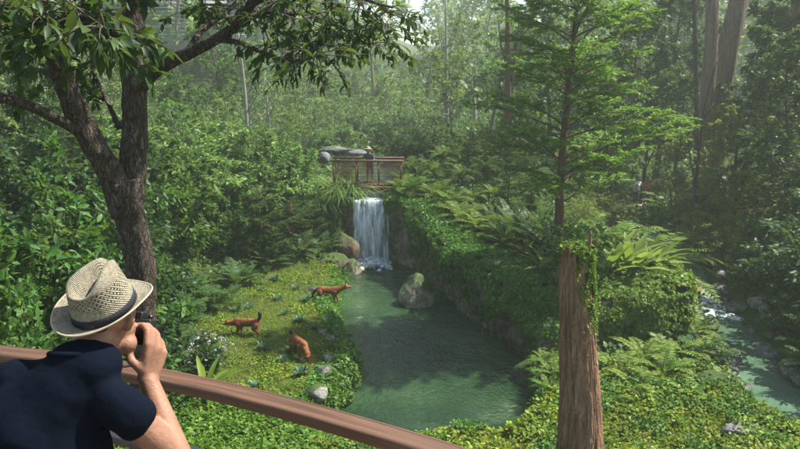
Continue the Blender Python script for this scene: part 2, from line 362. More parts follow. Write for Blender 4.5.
def H(x, y):
    x = np.asarray(x, float); y = np.asarray(y, float)
    z = .45-.13*ss(13, 11.5, y)+.05*fbm(x*.5, y*.5, 0, 3, 5)
    z = z+1.7*ss(-4.9, -9, x)*ss(8, 11, y)+.035*np.clip(-x-9, 0, 60)
    z = z+.35*ss(19.5, 23, y)*ss(-1.5, -3.5, x)
    z = z+(.42*ss(10.6, 8.6, y)+.5*ss(9, 5, y))*ss(-5.5, -2.5, x)*(1-.5*ss(5.5, 7.5, x))+.8*ss(10, 6, y)*ss(-1, -5.5, x)
    z = z+.16*np.clip(x-11.5, 0, 12)*(1-ss(27, 31, y))+.06*np.clip(x-14, 0, 60)
    z = z-.35*ss(24, 32, y)*ss(6, 8, x)
    # streambed
    sds = sdpoly(STREAM, x, y); z = np.where(sds < .8, -.45+(z+.45)*ss(-.35, .55, sds), z)
    sdp = sdpoly(POND, x, y); z = np.where(sdp < 1, -.8+(z+.8)*ss(-.45, .45, sdp), z)
    # lawn edge lifts a little
    hs = sdpoly(HIGH, x, y)
    top = 1.62+.62*ss(19.5, 24, y)+.07*fbm(x*.9, y*.9, 3, 3, 9)+.14*ss(26, 36, y)
    w = np.where(x < -2, 1.6, .22)
    k = ss(w, -.1, hs)*1.0
    z = z*(1-k)+np.maximum(top, z)*k
    # upper stream channel
    ch = np.abs(x+1.0+.25*np.sin((y-24)*.5))
    z = z-.28*ss(.95, .55, ch)*ss(23, 24.2, y)*(1-ss(34, 38, y))
    z = z+.115*np.clip(y-38, 0, 200)*(.55+.45*ss(6, -16, x)+.35*ss(10, 30, x))
    return z
def hz(x, y): return float(H(np.array([x]), np.array([y]))[0])
def hit(px, py):
    d = ray(px, py); t = np.linspace(6, 120, 2400); P = np.array([0, 0, CAMZ])+d*t[:, None]
    b = P[:, 2] < H(P[:, 0], P[:, 1]); i = int(np.argmax(b)) if b.any() else len(t)-1
    return P[i]
def axis(lo, a, b, hi, fine, grow=1.12):
    c = list(np.arange(a, b+1e-6, fine)); s = fine; p = a; L = []
    while p > lo: s *= grow; p -= s; L.append(p)
    s = fine; p = b; R_ = []
    while p < hi: s *= grow; p += s; R_.append(p)
    return np.array(L[::-1]+c+R_)
gx = axis(-190, -9, 12, 190, .15); gy = axis(-30, 7, 27, 230, .15)
GX, GY = np.meshgrid(gx, gy); GZ = H(GX, GY)
GZ = GZ+.03*fbm(GX*2.5, GY*2.5, 0, 3, 21)
nx, ny = len(gx), len(gy)
i = (np.arange(ny-1)[:, None]*nx+np.arange(nx-1)[None, :]).reshape(-1)
q = np.stack([i, i+1, i+nx+1, i+nx], -1)
ground = mk('ground', np.stack([GX, GY, GZ], -1).reshape(-1, 3), [q], M['floor'], True)
ground['kind'] = 'structure'
def sheet(name, x0, x1, y0, y1, poly, off, z, mat, step=.25):
    xs = np.arange(x0, x1, step); ys = np.arange(y0, y1, step); X, Y = np.meshgrid(xs, ys)
    sd = sdpoly(poly, X, Y)
    Z = z(X, Y) if callable(z) else np.full(X.shape, float(z))
    n = len(xs); idx = (np.arange(len(ys)-1)[:, None]*n+np.arange(n-1)[None, :]).reshape(-1)
    keep = (sd[:-1, :-1].reshape(-1) < off)
    idx = idx[keep]
    o = mk(name, np.stack([X, Y, Z], -1).reshape(-1, 3), [np.stack([idx, idx+1, idx+n+1, idx+n], -1)], mat, True)
    o['kind'] = 'structure'; return o
sheet('pond_water', -5, 6, 10, 26, POND, .4, 0, M['water'])
def strz(X, Y): return .15+.55*ss(20, 23, Y)-.0*X
sheet('stream_water', 4, 13, 9, 27, STREAM, .35, strz, M['stream'])
sheet('upper_stream_water', -3, 2, 24.3, 37, [(-2.4, 24.3), (.4, 24.3), (.6, 37), (-2.6, 37)], 0, lambda X, Y: 2.13+.14*ss(26, 36, Y), M['stream'])
def pz(X, Y): return H(X, Y)+.05
sheet('dirt_path', 8, 20, 30, 41, PATHP, .1, pz, M['path'])

# ------------------------------------------------------------------ registry of things
REG = []
def tag(o, label, cat, group=None):
    o['label'] = label; o['category'] = cat
    if group: o['group'] = group
    return o
def empty(name, loc=(0, 0, 0)):
    e = bpy.data.objects.new(name, None); COL.objects.link(e); e.location = loc; e.empty_display_size = .2; return e
def copy_tree(o, parent=None):
    c = o.copy(); COL.objects.link(c); c.parent = parent
    for ch in PROTOKIDS.get(o.name, []):
        d = ch.copy(); COL.objects.link(d); d.parent = c
    return c
PROTOKIDS = {}
class Proto:
    def __init__(s, name, height, cat, builders):
        s.name = name; s.h = height; s.cat = cat; s.b = builders; s.used = False
        s.root = empty(name); s.kids = []
        for pn, mb, mat, sm in builders:
            if mb.n: s.kids.append(mb.build(pn, mat, s.root, sm))
    def new(s):
        if not s.used: s.used = True; return s.root
        c = s.root.copy(); COL.objects.link(c)
        for ch in s.kids:
            d = ch.copy(); COL.objects.link(d); d.parent = c
        return c
# ------------------------------------------------------------------ rocks
def rockmesh(seed, sx, sy, sz, n=28, rough=.28, rnd=0):
    u = np.linspace(0, PI, n); w = np.linspace(0, 2*PI, n*2, endpoint=False)
    U, W = np.meshgrid(u, w, indexing='ij')
    D = np.stack([np.sin(U)*np.cos(W), np.sin(U)*np.sin(W), np.cos(U)], -1)
    # angular facets: clip with random planes
    rng = np.random.default_rng(seed); r = np.ones(U.shape)
    for _ in range(11):
        pn = rng.normal(size=3); pn /= np.linalg.norm(pn); dd = rng.uniform(.62+rnd, .9+rnd*.3)
        c = D@pn; r = np.minimum(r, np.where(c > .05, dd/np.maximum(c, .05), 9))
    r = r*(1+rough*.5*fbm(D[..., 0]*2+seed, D[..., 1]*2, D[..., 2]*2, 5, seed))
    V = D*r[..., None]*[sx, sy, sz]
    m = n*2; i = np.arange(n-1)[:, None]*m; j = np.arange(m)[None, :]; j2 = (j+1) % m
    return V.reshape(-1, 3), np.stack([i+j, i+m+j, i+m+j2, i+j2], -1).reshape(-1, 4)
def rock(name, x, y, z, s, mat, label, seed, rz=0, group=None, cat='rock', n=28):
    v, q = rockmesh(seed, *s, n=n, rnd=.2 if n == 44 else 0); mb = MB(); mb.add(v, q); o = mb.build(name, mat, None, True)
    o.location = (x, y, z); o.rotation_euler = (0, 0, rz); tag(o, label, cat, group); return o
# ------------------------------------------------------------------ cliff wall along the high ground
def resample(pts, step):
    pts = np.asarray(pts, float); seg = np.linalg.norm(np.diff(pts, axis=0), axis=1); s = np.concatenate([[0], np.cumsum(seg)])
    t = np.linspace(0, s[-1], max(3, int(s[-1]/step)+1))
    out = np.stack([np.interp(t, s, pts[:, k]) for k in range(pts.shape[1])], -1)
    for _ in range(3): out[1:-1] = (out[:-2]+2*out[1:-1]+out[2:])/4
    return out
EDGE = resample([(-3.6, 25.7), (-2.5, 25.0), (-1.6, 24.25), (-.4, 24.25), (.1, 23.9), (.82, 22.2), (1.47, 19.9), (2.05, 18.0), (2.75, 16.4), (3.6, 15.55), (4.6, 15.2), (6.0, 15.3), (6.7, 15.9), (6.95, 18), (6.5, 20)], .07)
tg = np.gradient(EDGE, axis=0); tg /= np.linalg.norm(tg, axis=1)[:, None]
EN = np.stack([tg[:, 1], -tg[:, 0]], -1)   # outward (towards pond / camera)
rows = 40
tt = np.linspace(0, 1, rows)
etop = H(EDGE[:, 0]-EN[:, 0]*.5, EDGE[:, 1]-EN[:, 1]*.5)
lip = (EDGE[:, 0] > -1.65) & (EDGE[:, 0] < -.4) & (EDGE[:, 1] > 24)
ebot = np.minimum(H(EDGE[:, 0]+EN[:, 0]*.5, EDGE[:, 1]+EN[:, 1]*.5), .3)-.35
CV = np.zeros((len(EDGE), rows, 3))
for r_ in range(rows):
    z = ebot+(etop+.02-ebot)*tt[r_]
    x, y = EDGE[:, 0], EDGE[:, 1]
    nn = .33*fbm(x*.8, y*.8, z*.9, 3, 40)+.22*np.abs(fbm(x*1.7, y*1.7, z*3.2, 4, 50))+.06*fbm(x*6, y*6, z*6, 3, 60)
    out = .22+nn*(.5+.7*math.sin(PI*min(1, tt[r_]*1.0)))-.18*(1-tt[r_])+.12*math.sin(tt[r_]*5.5+1)
    if r_ > rows-4: out = out-.25*(r_-(rows-4))
    out = np.where(lip, np.minimum(out*.5, .12), out)
    CV[:, r_, 0] = x+EN[:, 0]*out; CV[:, r_, 1] = y+EN[:, 1]*out; CV[:, r_, 2] = z
i = (np.arange(len(EDGE)-1)[:, None]*rows+np.arange(rows-1)[None, :]).reshape(-1)
cl = mk('cliff', CV.reshape(-1, 3), [np.stack([i, i+rows, i+rows+1, i+1], -1)], M['rock'], True); cl['kind'] = 'structure'
# ------------------------------------------------------------------ waterfall
mb = MB()
for L_ in range(3):
    n, m = 44, 30; V = np.zeros((n, m, 3))
    for a in range(n):
        for b in range(m):
            s = a/(n-1); t = b/(m-1); w = .60-.03*L_+.05*t
            V[a, b] = (-1.02+(s*2-1)*w, 24.15-.30*math.sqrt(t)-.13*t-.07*L_, 2.17-2.2*t*t if t > .0 else 2.17)
    V[..., 1] += .07*fbm(V[..., 0]*5, V[..., 2]*.7, L_, 3, 70+L_)
    V[..., 1] += np.where(np.arange(m) == 0, .35, 0)[None, :]
    i = (np.arange(n-1)[:, None]*m+np.arange(m-1)[None, :]).reshape(-1)
    mb.add(V.reshape(-1, 3), np.stack([i, i+m, i+m+1, i+1], -1))
wf = empty('waterfall', (0, 0, 0)); mb.build('water_curtain', M['fall'], wf)
mb = MB(); rng = np.random.default_rng(3)
for k in range(170):
    a = rng.uniform(-1, 1); x = -1.02+a*.72; y = 23.62-abs(rng.normal())*.38; s = rng.uniform(.03, .13)*(1.3-abs(a)*.5)
    v, q = rockmesh(k, s*1.3, s, s*.9, 9); mb.add(v+[x, y, .03+rng.uniform(0, .12)*(1-abs(a))], q)
mb.build('foam', M['foam'], wf)['kind'] = 'stuff'
tag(wf, 'white waterfall dropping over the rock lip into the green pond', 'waterfall')
# foam at the side stream
mb = MB()
for k in range(70):
    t = rng.uniform(0, 1); c = np.array(px0(692, 291, .3))*(1-t)+np.array(px0(720, 318, .15))*t; s = rng.uniform(.04, .15)
    v, q = rockmesh(k, s*1.6, s*1.3, s*.5, 8); mb.add(v+[c[0]+rng.normal()*.22, c[1]+rng.normal()*.25, strz(0, c[1])+.02], q)
o = mb.build('rapids_foam', M['foam']); o['kind'] = 'stuff'; o['label'] = 'white foam of the small rapids in the side stream'; o['category'] = 'foam'
# ------------------------------------------------------------------ plant generators
def nrm(v): return v/(np.linalg.norm(v)+1e-9)
def rdir(rng): return nrm(rng.normal(size=3))
def grow(rng, p, d, L, r, lvl, sp, tubes, twigs):
    n = sp['seg'][min(lvl, len(sp['seg'])-1)]; pts = [p]; rad = [r]; q = p.copy(); dd = nrm(d)
    for k in range(n):
        dd = nrm(dd+rng.normal(size=3)*sp['wander'][min(lvl, len(sp['wander'])-1)]+np.array([0, 0, sp['up'][min(lvl, len(sp['up'])-1)]]))
        q = q+dd*L/n; pts.append(q.copy()); rad.append(r*(1-.75*(k+1)/n) if lvl else r*(1-.8*(k+1)/n))
    pts = np.array(pts); tubes.append((pts, np.array(rad), lvl))
    if lvl >= sp['levels']:
        twigs.append(pts); return
    nc = sp['kids'][lvl]; lo = sp['from'][min(lvl, len(sp['from'])-1)]
    ph = rng.uniform(0, 6.28)
    for c in range(nc):
        t = lo+(1-lo)*(c+rng.uniform(.1, .9))/nc
        f = t*n; a = min(int(f), n-1); P = pts[a]*(1-(f-a))+pts[a+1]*(f-a); ax = nrm(pts[a+1]-pts[a])
        ph += 2.4+rng.normal()*.3
        ref = np.array([0, 0, 1.]) if abs(ax[2]) < .9 else np.array([1., 0, 0])
        e1 = nrm(np.cross(ax, ref)); e2 = np.cross(ax, e1)
        an = math.radians(sp['angle'][lvl]+rng.normal()*9)
        if lvl >= 1 and sp.get('flat'):
            side = e1*(1 if c % 2 else -1); ndir = ax*math.cos(an)+side*math.sin(an)+np.array([0, 0, rng.normal()*.12])
        else: ndir = ax*math.cos(an)+(e1*math.cos(ph)+e2*math.sin(ph))*math.sin(an)
        Lc = L*sp['ratio'][lvl]*(1-sp.get('taper', .5)*((t-lo)/(1-lo+1e-6)))*rng.uniform(.75, 1.15)
        grow(rng, P, ndir, Lc, max(rad[a]*.5, .004), lvl+1, sp, tubes, twigs)
    if sp.get('tipleaf', True): twigs.append(pts[-max(2, n//3):])
def plant(seed, sp, starts, leaf, lsize, per, sides=(8, 5, 3), droop=0., spread=1.0, upface=.8):
    rng = np.random.default_rng(seed); tubes = []; twigs = []
    for (p, d, L, r) in starts: grow(rng, np.array(p, float), np.array(d, float), L, r, 0, sp, tubes, twigs)
    wood = MB()
    for pts, rad, lvl in tubes: wood.tube(pts, rad, sides[min(lvl, len(sides)-1)], cap=False)
    fol = MB(); P = []; D = []; N = []; S = []
    for tw in twigs:
        n = len(tw); k = per
        t = rng.uniform(.15, 1, k)*(n-1); a = np.minimum(t.astype(int), n-2); f = (t-a)[:, None]
        pp = tw[a]*(1-f)+tw[a+1]*f; ax = tw[a+1]-tw[a]; ax /= np.linalg.norm(ax, axis=1)[:, None]+1e-9
        rd = rng.normal(size=(k, 3)); rd[:, 2] *= .45
        d = ax*.7+rd*spread*.75; d[:, 2] -= droop
        P.append(pp+rng.normal(size=(k, 3))*lsize*.25); D.append(d); N.append(np.array([0, 0, 1.])*upface+rng.normal(size=(k, 3))*.45); S.append(rng.uniform(.65, 1.2, k)*lsize)
    fol.leaves(leaf, np.concatenate(P), np.concatenate(D), np.concatenate(N), np.concatenate(S))
    return wood, fol
def shrub_proto(name, seed, mat, leaf=L_BROAD, ls=.13, h=2.4, n=9, per=12, cat='shrub', wide=1.0, stem='twig', droop=.15):
    rng = np.random.default_rng(seed); st = []
    for k in range(n):
        a = k*2.4+rng.normal()*.3; s = rng.uniform(.12, .95)*wide
        st.append(((math.cos(a)*.08, math.sin(a)*.08, 0), (math.cos(a)*s, math.sin(a)*s, 1.0), h*rng.uniform(.55, 1.05), .016*h/2))
    sp = dict(levels=2, seg=[6, 4, 3], wander=[.12, .16, .2], up=[.02, .0, .0], kids=[9, 5], **{'from': [.12, .2]}, angle=[62, 45], ratio=[.42, .5], flat=True, taper=.45)
    w, f = plant(seed, sp, st, leaf, ls, per, (6, 4, 3), droop)
    return Proto(name, h, cat, [('stem', w, M[stem], True), ('foliage', f, M[mat], False)])
def tree_proto(name, seed, mat, leaf=L_RH, ls=.17, h=9., per=11, bark='bark', r=.14, up=.04, low=.25, kids=(17, 7, 4), ratio=.38, droop=.1, cat='tree', angle=(60, 45, 40)):
    sp = dict(levels=3, seg=[10, 5, 4, 3], wander=[.06, .13, .18, .2], up=[.06, up, .0, 0], kids=list(kids), **{'from': [low, .2, .2]}, angle=list(angle), ratio=[ratio, .5, .5], flat=False, taper=.55)
    w, f = plant(seed, sp, [((0, 0, 0), (0, 0, 1), h*.93, r)], leaf, ls, per, (9, 5, 3, 3), droop)
    return Proto(name, h, cat, [('trunk', w, M[bark], True), ('crown', f, M[mat], False)])
def frond(mb_st, mb_lf, rng, base, az, L, rise, droop, pin=26, w=.2, leaf=L_ND, pw=1.0, lean=0):
    n = 10; t = np.linspace(0, 1, n); el0 = rise; pts = [np.array(base, float)]; az2 = az
    for k in range(n-1):
        el = el0-droop*(k/(n-1))**1.2; az2 += rng.normal()*.02
        pts.append(pts[-1]+np.array([math.cos(az2)*math.cos(el), math.sin(az2)*math.cos(el), math.sin(el)])*L/(n-1))
    pts = np.array(pts); mb_st.tube(pts, np.linspace(.008, .002, n)*max(1, L), 3, cap=False)
    u = np.linspace(.1, 1, pin)*(n-1); a = np.minimum(u.astype(int), n-2); f = (u-a)[:, None]
    pp = pts[a]*(1-f)+pts[a+1]*f; ax = pts[a+1]-pts[a]; ax /= np.linalg.norm(ax, axis=1)[:, None]
    side = np.cross(ax, [0, 0, 1.]); side /= np.linalg.norm(side, axis=1)[:, None]+1e-9
    upv = np.cross(side, ax)
    tt_ = u/(n-1); ln = w*L*np.sin(PI*np.clip(tt_*.86+.12, 0, 1))**.8+.01
    for sg in (-1, 1):
        d = side*sg+ax*.45+upv*(.10)+rng.normal(size=(pin, 3))*.08; d[:, 2] -= .15
        mb_lf.leaves(leaf, pp, d, upv+rng.normal(size=(pin, 3))*.12, ln*pw*rng.uniform(.85, 1.1, pin))
def fern_proto(name, seed, mat, n=16, L=1.1, rise=1.1, droop=1.5, pin=26, w=.2, cat='fern', trunk=0, leaf=L_ND):
    rng = np.random.default_rng(seed); st = MB(); lf = MB(); tr = MB()
    if trunk: tr.tube([(0, 0, 0), (.02, 0, trunk*.5), (0, .02, trunk)], [.1, .08, .07], 8)
    for k in range(n):
        a = k*2.399+rng.normal()*.15; q = k/n
        frond(st, lf, rng, (math.cos(a)*.03, math.sin(a)*.03, trunk+.02), a, L*rng.uniform(.75, 1.1), rise*(.45+.75*q)+rng.normal()*.08, droop*rng.uniform(.8, 1.2), pin, w, leaf)
    b = [('frond_stems', st, M['twigpale'], True), ('fronds', lf, M[mat], False)]
    if trunk: b.append(('trunk', tr, M['barkred'], True))
    return Proto(name, trunk+L*.75, cat, b)
def grass_proto(name, seed, mat, n=260, L=.9, droop=1.4, w=1.0, cat='grass clump', rise=1.25, spread=.12):
    rng = np.random.default_rng(seed); lf = MB()
    for k in range(n):
        a = rng.uniform(0, 6.28); el = rng.uniform(.5, 1.0)*rise; m = 5; q = np.array([rng.normal()*spread, rng.normal()*spread, 0]); l = L*rng.uniform(.5, 1.1); pts = []
        s = np.array([-math.sin(a), math.cos(a), 0])*.008*w*L; dr = droop*rng.uniform(.7, 1.3)
        for j in range(m+1):
            wd = 1-(j/m)**2; pts += [q-s*wd, q+s*wd]
            e = el-dr*(j/m); q = q+np.array([math.cos(a)*math.cos(e), math.sin(a)*math.cos(e), math.sin(e)])*l/m
        lf.add(pts, [[2*j, 2*j+1, 2*j+3, 2*j+2] for j in range(m)])
    return Proto(name, L*.7, cat, [('blades', lf, M[mat], False)])
def strap_proto(name, seed, mat, n=12, L=.8, w=.09, rise=1.3, droop=.7, cat='plant'):
    """broad strap leaves with a folded midrib (bird's nest fern, agave)"""
    rng = np.random.default_rng(seed); lf = MB()
    for k in range(n):
        a = k*2.4+rng.normal()*.1; el = rise*(.35+.65*k/n); m = 7; q = np.zeros(3)+[math.cos(a)*.02, math.sin(a)*.02, 0]; l = L*rng.uniform(.8, 1.1); pts = []
        s = np.array([-math.sin(a), math.cos(a), 0])*w*L
        for j in range(m+1):
            t = j/m; wd = (.35+.65*math.sin(PI*min(1, t*.9+.1)))*(1-t**5) if t < 1 else 0.02
            up = np.array([0, 0, .35*w*L*wd]); pts += [q-s*wd+up, q, q+s*wd+up]
            e = el-droop*t; q = q+np.array([math.cos(a)*math.cos(e), math.sin(a)*math.cos(e), math.sin(e)])*l/m
        lf.add(pts, [[3*j+c, 3*j+c+1, 3*j+c+4, 3*j+c+3] for j in range(m) for c in (0, 1)])
    return Proto(name, L*.8, cat, [('leaf_rosette', lf, M[mat], True)])
def conifer_proto(name, seed, mat, h=11., span=3.3, low=2.3, nb=84, bark='barkred', r=.15, lean=.02, droop=.0, tw=15, per=24, ls=.11, cat='tree', tiers=12):
    rng = np.random.default_rng(seed); wood = MB(); fol = MB()
    zs = np.linspace(0, h, 16); tp = np.stack([lean*zs+.05*np.sin(zs*.8+seed), .04*np.sin(zs*.6), zs], -1)
    wood.tube(tp, r*(1-.85*zs/h), 10, cap=False, bump=.12)
    P = []; D = []; N = []; S = []
    for k in range(nb):
        tier = (k % tiers)/(tiers-1); z = low+(h-low-.3)*tier**.95+rng.normal()*.3
        a = k*2.399+rng.normal()*.2; b = np.array([np.interp(z, zs, tp[:, 0]), np.interp(z, zs, tp[:, 1]), z])
        f = min(1, max(0, (z-low)/(h-low))); L = span*(1.0-.72*f**1.2)*rng.uniform(.6, 1.1)*(.75 if f < .05 else 1)
        m = 7; pts = [b]; el = .22-droop+rng.normal()*.16+.5*f
        for j in range(m):
            e = el-.35*(j/m)+.1; a2 = a+rng.normal()*.08
            pts.append(pts[-1]+np.array([math.cos(a2)*math.cos(e), math.sin(a2)*math.cos(e), math.sin(e)])*L/m)
        pts = np.array(pts); wood.tube(pts, np.linspace(.03, .006, m+1)*(.6+.4*L/span), 5, cap=False)
        ntw = max(5, int(tw*L/span*1.2))
        for c in range(ntw):
            t = .22+.78*(c+.5)/ntw; ff = t*m; ai = min(int(ff), m-1); p0 = pts[ai]*(1-ff+ai)+pts[ai+1]*(ff-ai); ax = nrm(pts[ai+1]-pts[ai])
            sd_ = nrm(np.cross(ax, [0, 0, 1.]))*(1 if c % 2 else -1)
            d = nrm(ax*.75+sd_*.8*rng.uniform(.5, 1.3)+np.array([0, 0, rng.normal()*.22+.05])); l = .34*L*(1.15-t*.75)*rng.uniform(.8, 1.2)+.12
            mm = 4; tq = p0+np.cumsum(np.vstack([np.zeros(3)]+[nrm(d+rng.normal(size=3)*.1-np.array([0, 0, .06*j]))*l/mm for j in range(mm)]), axis=0)
            wood.tube(tq, np.linspace(.007, .002, mm+1), 3, cap=False)
            kk = max(14, int(per*2.2*l/.6)); u = rng.uniform(.05, 1, kk)*mm; ui = np.minimum(u.astype(int), mm-1); uf = (u-ui)[:, None]
            pp = tq[ui]*(1-uf)+tq[ui+1]*uf; sg = np.where(rng.uniform(size=kk) < .5, -1, 1)[:, None]
            axx = nrm(tq[-1]-tq[0]); s2 = nrm(np.cross(axx, [0, 0, 1.]))
            P.append(pp+rng.normal(size=(kk, 3))*.012); D.append(axx*.8+s2*sg*.8+rng.normal(size=(kk, 3))*.22); N.append(np.array([0, 0, 1.])+rng.normal(size=(kk, 3))*.25); S.append(ls*rng.uniform(.7, 1.3, kk))
    fol.leaves(L_ND if ls < .12 else L_RH, np.concatenate(P), np.concatenate(D), np.concatenate(N), np.concatenate(S)*1.6)
    return Proto(name, h, cat, [('trunk', wood, M[bark], True), ('crown', fol, M[mat], False)])
def place(pr, px, Y, top=None, h=None, rz=None, name=None, z=None, sxy=1.0):
    x = xat(px, Y, 1.5)
    zz = hz(x, Y) if z is None else z; x = xat(px, Y, zz)
    if z is None: zz = hz(x, Y)
    if top is not None: h = atY(px, top, Y)[2]-zz
    s = max(h, .1)/pr.h
    o = pr.new(); o.location = (x, Y, zz-.04); o.scale = (s*sxy, s*sxy, s)
    o.rotation_euler = (0, 0, random.uniform(0, 6.28) if rz is None else rz)
    if name: o.name = name
    return o
random.seed(11)
PLANTS = []   # (obj, adjective phrase, category, region key, px)
def pl(pr, px, Y, top=None, h=None, kind='', cat='', region='', **k):
    o = place(pr, px, Y, top, h, **k); PLANTS.append((o, kind, cat, region, px)); return o
# prototypes
SA = shrub_proto('broadleaf_shrub', 1, 'broad', ls=.15)
SB = shrub_proto('broadleaf_shrub', 2, 'broad_dark', ls=.14, h=2.6, n=10)
SC = shrub_proto('pale_leaf_shrub', 3, 'broad_pale', ls=.14, h=2.4, n=10)
SD = shrub_proto('broadleaf_shrub', 4, 'broad', leaf=L_LONG, ls=.19, h=2.8, n=8, per=9)
SE = shrub_proto('yellow_green_shrub', 5, 'willow', leaf=L_LONG, ls=.12, h=2.6, n=9, per=12)
TA = tree_proto('leafy_tree', 10, 'broad', ls=.20, h=9, per=12)
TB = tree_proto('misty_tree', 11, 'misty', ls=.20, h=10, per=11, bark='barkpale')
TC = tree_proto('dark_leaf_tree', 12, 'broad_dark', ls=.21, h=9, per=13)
TD = tree_proto('airy_tree', 13, 'broad_pale', ls=.18, h=8, per=9, bark='barkpale', low=.35)
TE = tree_proto('yellow_green_tree', 14, 'willow', ls=.16, h=8, per=11, droop=.5)
CA = conifer_proto('flat_branched_conifer', 21, 'conifer')
CB = conifer_proto('dark_conifer', 22, 'yew', h=9, span=2.2, low=.5, nb=60, droop=.15, ls=.11)
YW = conifer_proto('drooping_yew', 23, 'yew', h=3.2, span=1.7, low=.15, nb=46, droop=.05, ls=.07, tiers=7, r=.05, tw=14, cat='shrub', per=30)
FA = fern_proto('fern', 31, 'fern')
FB = fern_proto('lime_fern', 32, 'fernlime', n=14, L=1.2, rise=1.2, droop=1.7, w=.17)
FC = fern_proto('dark_fern', 33, 'fern_dark', n=18, L=1.2, rise=1.2, droop=1.3)
FT = fern_proto('tree_fern', 34, 'fern', n=20, L=1.5, rise=1.0, droop=1.5, pin=34, trunk=.7, cat='tree fern')
CY = fern_proto('cycad', 35, 'fern_dark', n=26, L=1.1, rise=1.35, droop=.9, pin=38, w=.12, cat='cycad')
GA = grass_proto('arching_grass_clump', 41, 'broad_pale', n=420, L=1.0, droop=1.9, w=1.3)
GB = grass_proto('grass_clump', 42, 'fern', n=160, L=.6, droop=1.4, w=1.2)
BN = strap_proto('birds_nest_fern', 51, 'fernlime', n=13, L=.9, w=.085, cat='fern')
AG = strap_proto('agave', 52, 'agave', n=20, L=.36, w=.13, rise=1.25, droop=.25, cat='agave')
BR = strap_proto('bromeliad', 53, 'fern', n=16, L=.8, w=.06, rise=1.1, droop=.9, cat='bromeliad')
# ------------------------------------------------------------------ PLANTING (pixel column, distance, pixel row of the top)
R1 = 'left of the forked tree'
for px, Y, top in ((8, 11, 205), (48, 12, 165), (82, 11, 215), (105, 14, 165)): pl(SA, px, Y, top, sxy=.7, kind='glossy green broadleaf shrub', cat='shrub', region=R1)
for px, Y, top in ((-18, 13, 150), (28, 16, 120), (68, 16.5, 120), (100, 18, 110)): pl(SB, px, Y, top, kind='dark green broadleaf shrub', cat='shrub', region=R1)
for px, Y, top in ((22, 8.5, 262), (56, 8.4, 290), (-5, 8, 250)): pl(SA, px, Y, top, sxy=.55, kind='low leafy shrub beside the railing', cat='shrub', region=R1)
for px, Y, top in ((5, 22, 60), (60, 24, 20), (98, 26, 50)): pl(TB, px, Y, top, kind='misty green tree', cat='tree', region=R1)
for px, Y, top in ((30, 19, 85), (78, 20, 70)): pl(TC, px, Y, top, kind='dark leafy tree', cat='tree', region=R1)
R2 = 'between the forked tree and the lawn'
for px, Y, top in ((122, 13.5, 200), (95, 12, 215), (140, 17, 190), (108, 15.5, 175), (183, 20, 215)): pl(SB, px, Y, top, sxy=.8, kind='dark green broadleaf shrub', cat='shrub', region=R2)
for px, Y, top in ((150, 18, 140), (188, 21.5, 160), (158, 20.5, 120), (206, 21.5, 235), (128, 16.5, 245)): pl(SA, px, Y, top, sxy=.85, kind='glossy green broadleaf shrub', cat='shrub', region=R2)
for px, Y, hh in ((150, 14.2, 1.1), (168, 15.6, 1.0), (132, 12.5, 1.1), (186, 17, .9), (156, 13, .8)): pl(FC, px, Y, None, hh, kind='dark feathery fern', cat='fern', region=R2)
pl(BR, 205, 12.6, h=.75, kind='rosette bromeliad with arching leaves', cat='bromeliad', region=R2)
R3 = 'behind the lawn'
for px, Y, top in ((262, 22, 190), (292, 22.6, 200), (312, 23.4, 205), (275, 21.3, 228)): pl(YW, px, Y, top, kind='drooping dark green yew', cat='shrub', region=R3, sxy=1.15)
for px, Y, top in ((238, 19.5, .8), (268, 21, .7), (300, 22, .8), (322, 22.6, .8), (214, 17.5, .8)): pl(FC, px, Y, None, top, kind='dark low fern', cat='fern', region=R3)
for px, Y, top in ((230, 21.5, 205), (250, 23.5, 180), (282, 24, 178)): pl(SA, px, Y, top, kind='glossy broadleaf shrub among the dark yews', cat='shrub', region=R3, sxy=.8)
R4 = 'on the bank left of the bridge'
for px, Y, top in ((205, 23, 140), (230, 25, 120), (262, 26, 118), (290, 25.5, 140), (308, 26.5, 158), (250, 24, 155), (278, 24.5, 165)): pl(SC if px != 262 else SD, px, Y, top, kind='bright leafy shrub', cat='shrub', region=R4)
for px, Y, top in ((222, 28, 95), (285, 30, 110), (190, 25, 100)): pl(TD, px, Y, top, kind='airy pale green tree', cat='tree', region=R4)
for px, Y, top in ((348, 25.0, 166), (330, 25.2, 166), (314, 25.6, 172), (340, 24.5, 180), (322, 24.6, 184)): pl(GA, px, Y, top, kind='arching pale grass clump', cat='grass clump', region=R4, sxy=1.2)
for px, Y, hh in ((404, 24.5, .8), (410, 24.9, 1.0), (398, 24.35, .55)): pl(FA, px, Y, None, hh, kind='arching fern', cat='fern', region='at the right end of the footbridge')
R5 = 'between the waterfall and the conifer'
for px, Y, top in ((412, 27, 150), (436, 26.5, 150), (462, 26, 158), (486, 27.5, 150), (444, 30, 138)): pl(FT, px, Y, top, kind='tall arching tree fern', cat='tree fern', region=R5, sxy=.85)
for px, Y, top in ((428, 25.3, 178), (474, 23.6, 184), (494, 24, 178), (512, 25, 170), (540, 25, 162)): pl(FA, px, Y, top, kind='green arching fern', cat='fern', region=R5, sxy=.85)
for px, Y, top in ((508, 22.5, 158), (530, 21, 172), (468, 30, 130), (505, 30, 120)): pl(CB, px, Y, top, kind='dark bushy conifer', cat='shrub', region=R5, sxy=1.3)
for px, Y, top in ((492, 21.3, 205), (516, 19.9, 205), (538, 19.4, 208), (508, 19.2, 222), (556, 18.4, 212)): pl(CY, px, Y, top, kind='dark feathery cycad', cat='cycad', region=R5, sxy=.95)
for px, Y, top in ((452, 22.9, 197), (470, 22.2, 205), (530, 21, 195)): pl(SC, px, Y, top, kind='small pale shrub', cat='shrub', region=R5)
pl(BN, 547, 17.0, h=.8, kind='strap leaved fern', cat='fern', region=R5)
